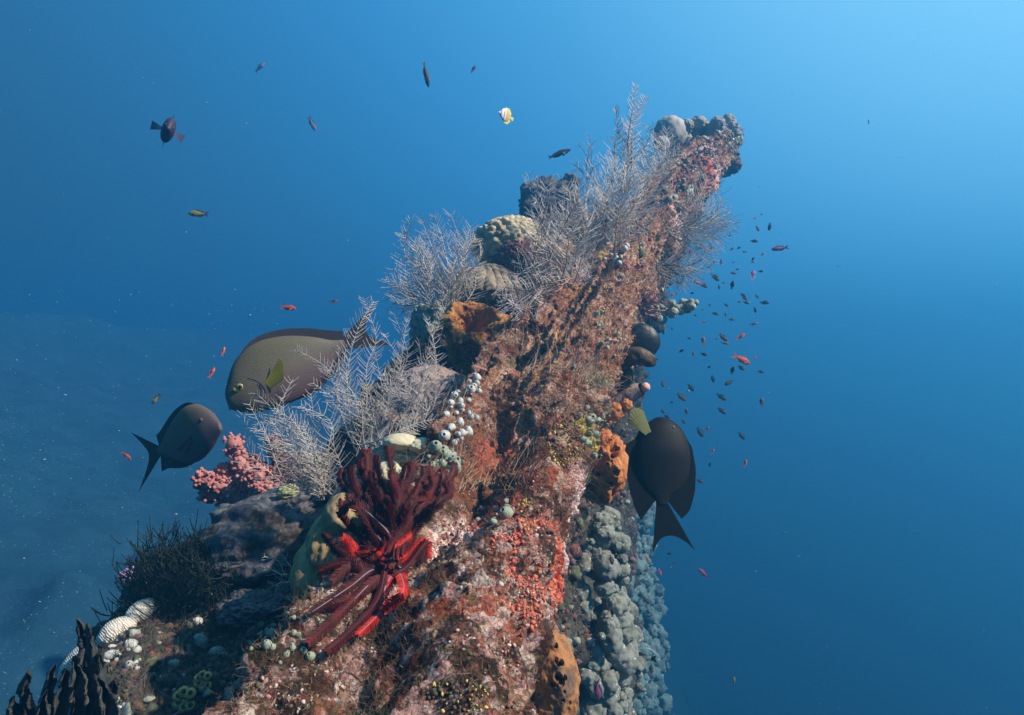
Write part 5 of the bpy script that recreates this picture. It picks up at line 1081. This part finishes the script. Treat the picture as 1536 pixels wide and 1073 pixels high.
# --- black triggerfish-like fish, upper left, seen from the front quarter
def dark_fish():
    par = empty('reef_fish'); tag(par, 'dark purple fish seen nearly head on with its tail to the left, upper left', 'fish')
    fm = fin_mat('reef_fish_fin', (.012, .012, .02), (.02, .018, .03), 30)
    top = [(0, .02), (.08, .14), (.25, .30), (.45, .34), (.7, .24), (.9, .12), (1, .10)]; bot = [(0, -.02), (.1, -.13), (.28, -.27), (.5, -.30), (.7, -.22), (.9, -.11), (1, -.09)]
    fish_body(top, bot, [(0, .03), (.15, .1), (.4, .15), (.65, .11), (.9, .05), (1, .03)], 40, 24).build('body', fish_mat('reef_fish_skin', (.03, .022, .035), (.045, .032, .048), (.03, .022, .035), 0, .5), par)
    fin([(.98, 0, .1), (.985, 0, 0), (.98, 0, -.09)], [(1.4, 0, .24), (1.33, 0, 0), (1.4, 0, -.22)], .014, 20, 5).build('tail_fin', fm, par)
    fin([(.25, 0, .28), (.5, 0, .31), (.85, 0, .13)], [(.4, 0, .40), (.75, 0, .48), (1.0, 0, .26)], .012).build('dorsal_fin', fm, par)
    fin([(.45, 0, -.28), (.65, 0, -.22), (.85, 0, -.11)], [(.6, 0, -.40), (.85, 0, -.42), (1.0, 0, -.22)], .012).build('anal_fin', fm, par)
    pm = plain('reef_fish_pectoral', (.12, .11, .16), .5)
    for sg in (-1, 1): fin([(.3, sg * .14, .02), (.31, sg * .145, -.06)], [(.42, sg * .38, .08), (.48, sg * .36, -.14)], .008, 12, 5).build('pectoral_fin', pm, par)
    eye(par, .14, .09, .09, .03, E_brown)
    Rm = head_to(-20, -58); s = sz(58, 1.6); place(par, at(252, 196, 1.55) - Rm[:, 0] * s * .35, Rm, s)
dark_fish()
# --- butterflyfish
def butterfly():
    par = empty('butterflyfish'); tag(par, 'round white and orange banded butterflyfish in open water near the top', 'fish')
    t = NT('butterfly_bands'); sx = t.n('ShaderNodeSeparateXYZ'); t.l(t.warp(4, .05), sx.inputs[0])
    c = t.ramp(sx.outputs[0], [(0, (.6, .6, .6)), (.14, (.75, .74, .7)), (.18, (.12, .1, .1)), (.26, (.7, .68, .66)), (.36, (.8, .78, .74)), (.42, (.14, .12, .14)), (.48, (.78, .76, .7)), (.6, (.55, .34, .12)), (.9, (.62, .42, .10)), (1, (.7, .62, .1))])
    m_ = t.finish(c, .5); fm = plain('butterfly_fin', (.62, .56, .12), .5)
    top = [(0, .02), (.12, .12), (.3, .34), (.55, .44), (.8, .32), (.93, .12), (1, .08)]; bot = [(0, -.02), (.12, -.08), (.3, -.27), (.55, -.38), (.8, -.28), (.93, -.1), (1, -.08)]
    fish_body(top, bot, [(0, .02), (.2, .07), (.5, .09), (.8, .05), (1, .02)], 40, 20).build('body', m_, par)
    fin([(.35, 0, .36), (.6, 0, .42), (.92, 0, .12)], [(.5, 0, .48), (.8, 0, .50), (1.0, 0, .24)], .012).build('dorsal_fin', fm, par)
    fin([(.45, 0, -.33), (.65, 0, -.36), (.92, 0, -.1)], [(.55, 0, -.46), (.8, 0, -.46), (1.0, 0, -.22)], .012).build('anal_fin', fm, par)
    fin([(.98, 0, .08), (.985, 0, 0), (.98, 0, -.08)], [(1.18, 0, .12), (1.2, 0, 0), (1.18, 0, -.12)], .012, 14, 4).build('tail_fin', fm, par)
    eye(par, .13, .045, .06, .025, E_brown)
    Rm = head_to(170, -38); s = sz(24, 2.0); place(par, at(757, 173, 2.0) - Rm[:, 0] * s * .5, Rm, s)
butterfly()
# --- striped idol-like fish behind the boulder coral
def idol():
    par = empty('striped_fish'); tag(par, 'black, white and greenish striped fish with a trailing white filament beside the boulder coral', 'fish')
    t = NT('striped_skin'); sx = t.n('ShaderNodeSeparateXYZ'); t.l(t.tc, sx.inputs[0])
    c = t.ramp(sx.outputs[2], [(0.0, (.4, .42, .3)), (.12, (.02, .02, .02)), (.3, (.55, .58, .4)), (.44, (.02, .02, .025)), (.75, (.02, .02, .025)), (1, (.5, .55, .5))], mode='LINEAR')
    sx2 = t.math('ADD', sx.outputs[2], .3); t.l(sx2, c.node.inputs[0])
    fish_body([(0, .02), (.2, .16), (.5, .24), (.8, .14), (1, .06)], [(0, -.02), (.2, -.12), (.5, -.22), (.8, -.12), (1, -.06)], [(0, .02), (.3, .08), (.6, .07), (1, .02)], 30, 18).build('body', t.finish(c, .5), par)
    fm = plain('striped_fin', (.03, .03, .035), .5)
    fin([(.98, 0, .06), (.985, 0, 0), (.98, 0, -.06)], [(1.22, 0, .14), (1.17, 0, 0), (1.22, 0, -.14)], .012, 14, 4).build('tail_fin', fm, par)
    m = MB(); q = catmull(np.array([(.35, 0, .2), (.6, 0, .36), (1.0, 0, .38), (1.3, .05, .1)]), 20); m.add(*tubes(q[None], np.linspace(.02, .006, 20)[None], 5)); m.build('filament', plain('filament_white', (.7, .72, .68), .5), par)
    eye(par, .14, .05, .05, .022, E_brown)
    Rm = head_to(185, 20); s = sz(38, 1.75); place(par, at(938, 985, 1.75), Rm, s)
idol()

# ------------------------------------------------------------------ specks drifting in the water
def marine_snow():
    rg = np.random.default_rng(33); mb = MB(); V, Fc = ico(1); n = 1100
    Y = .9 + 6 * rg.random(n) ** 1.2; px = rg.uniform(-40, 1580, n); py = rg.uniform(-20, 1090, n)
    left = rg.random(n) < .55; px = np.where(left, rg.uniform(-20, 420, n), px); py = np.where(left, rg.uniform(430, 1073, n), py)
    for i in range(n):
        r = sz(rg.uniform(.3, .75) * (2.2 if rg.random() < .04 else 1), Y[i]); a = rg.uniform(-.3, 1.2)
        s = np.array([rg.uniform(.8, 2.6), 1, .7]); mb.add((V * s * r) @ rotm('Y', -math.degrees(a)).T + at(px[i], py[i], Y[i]), Fc)
    tag(mb.build('marine_snow', plain('drifting_speck', (.26, .32, .34), .9)), kind='stuff')
marine_snow()
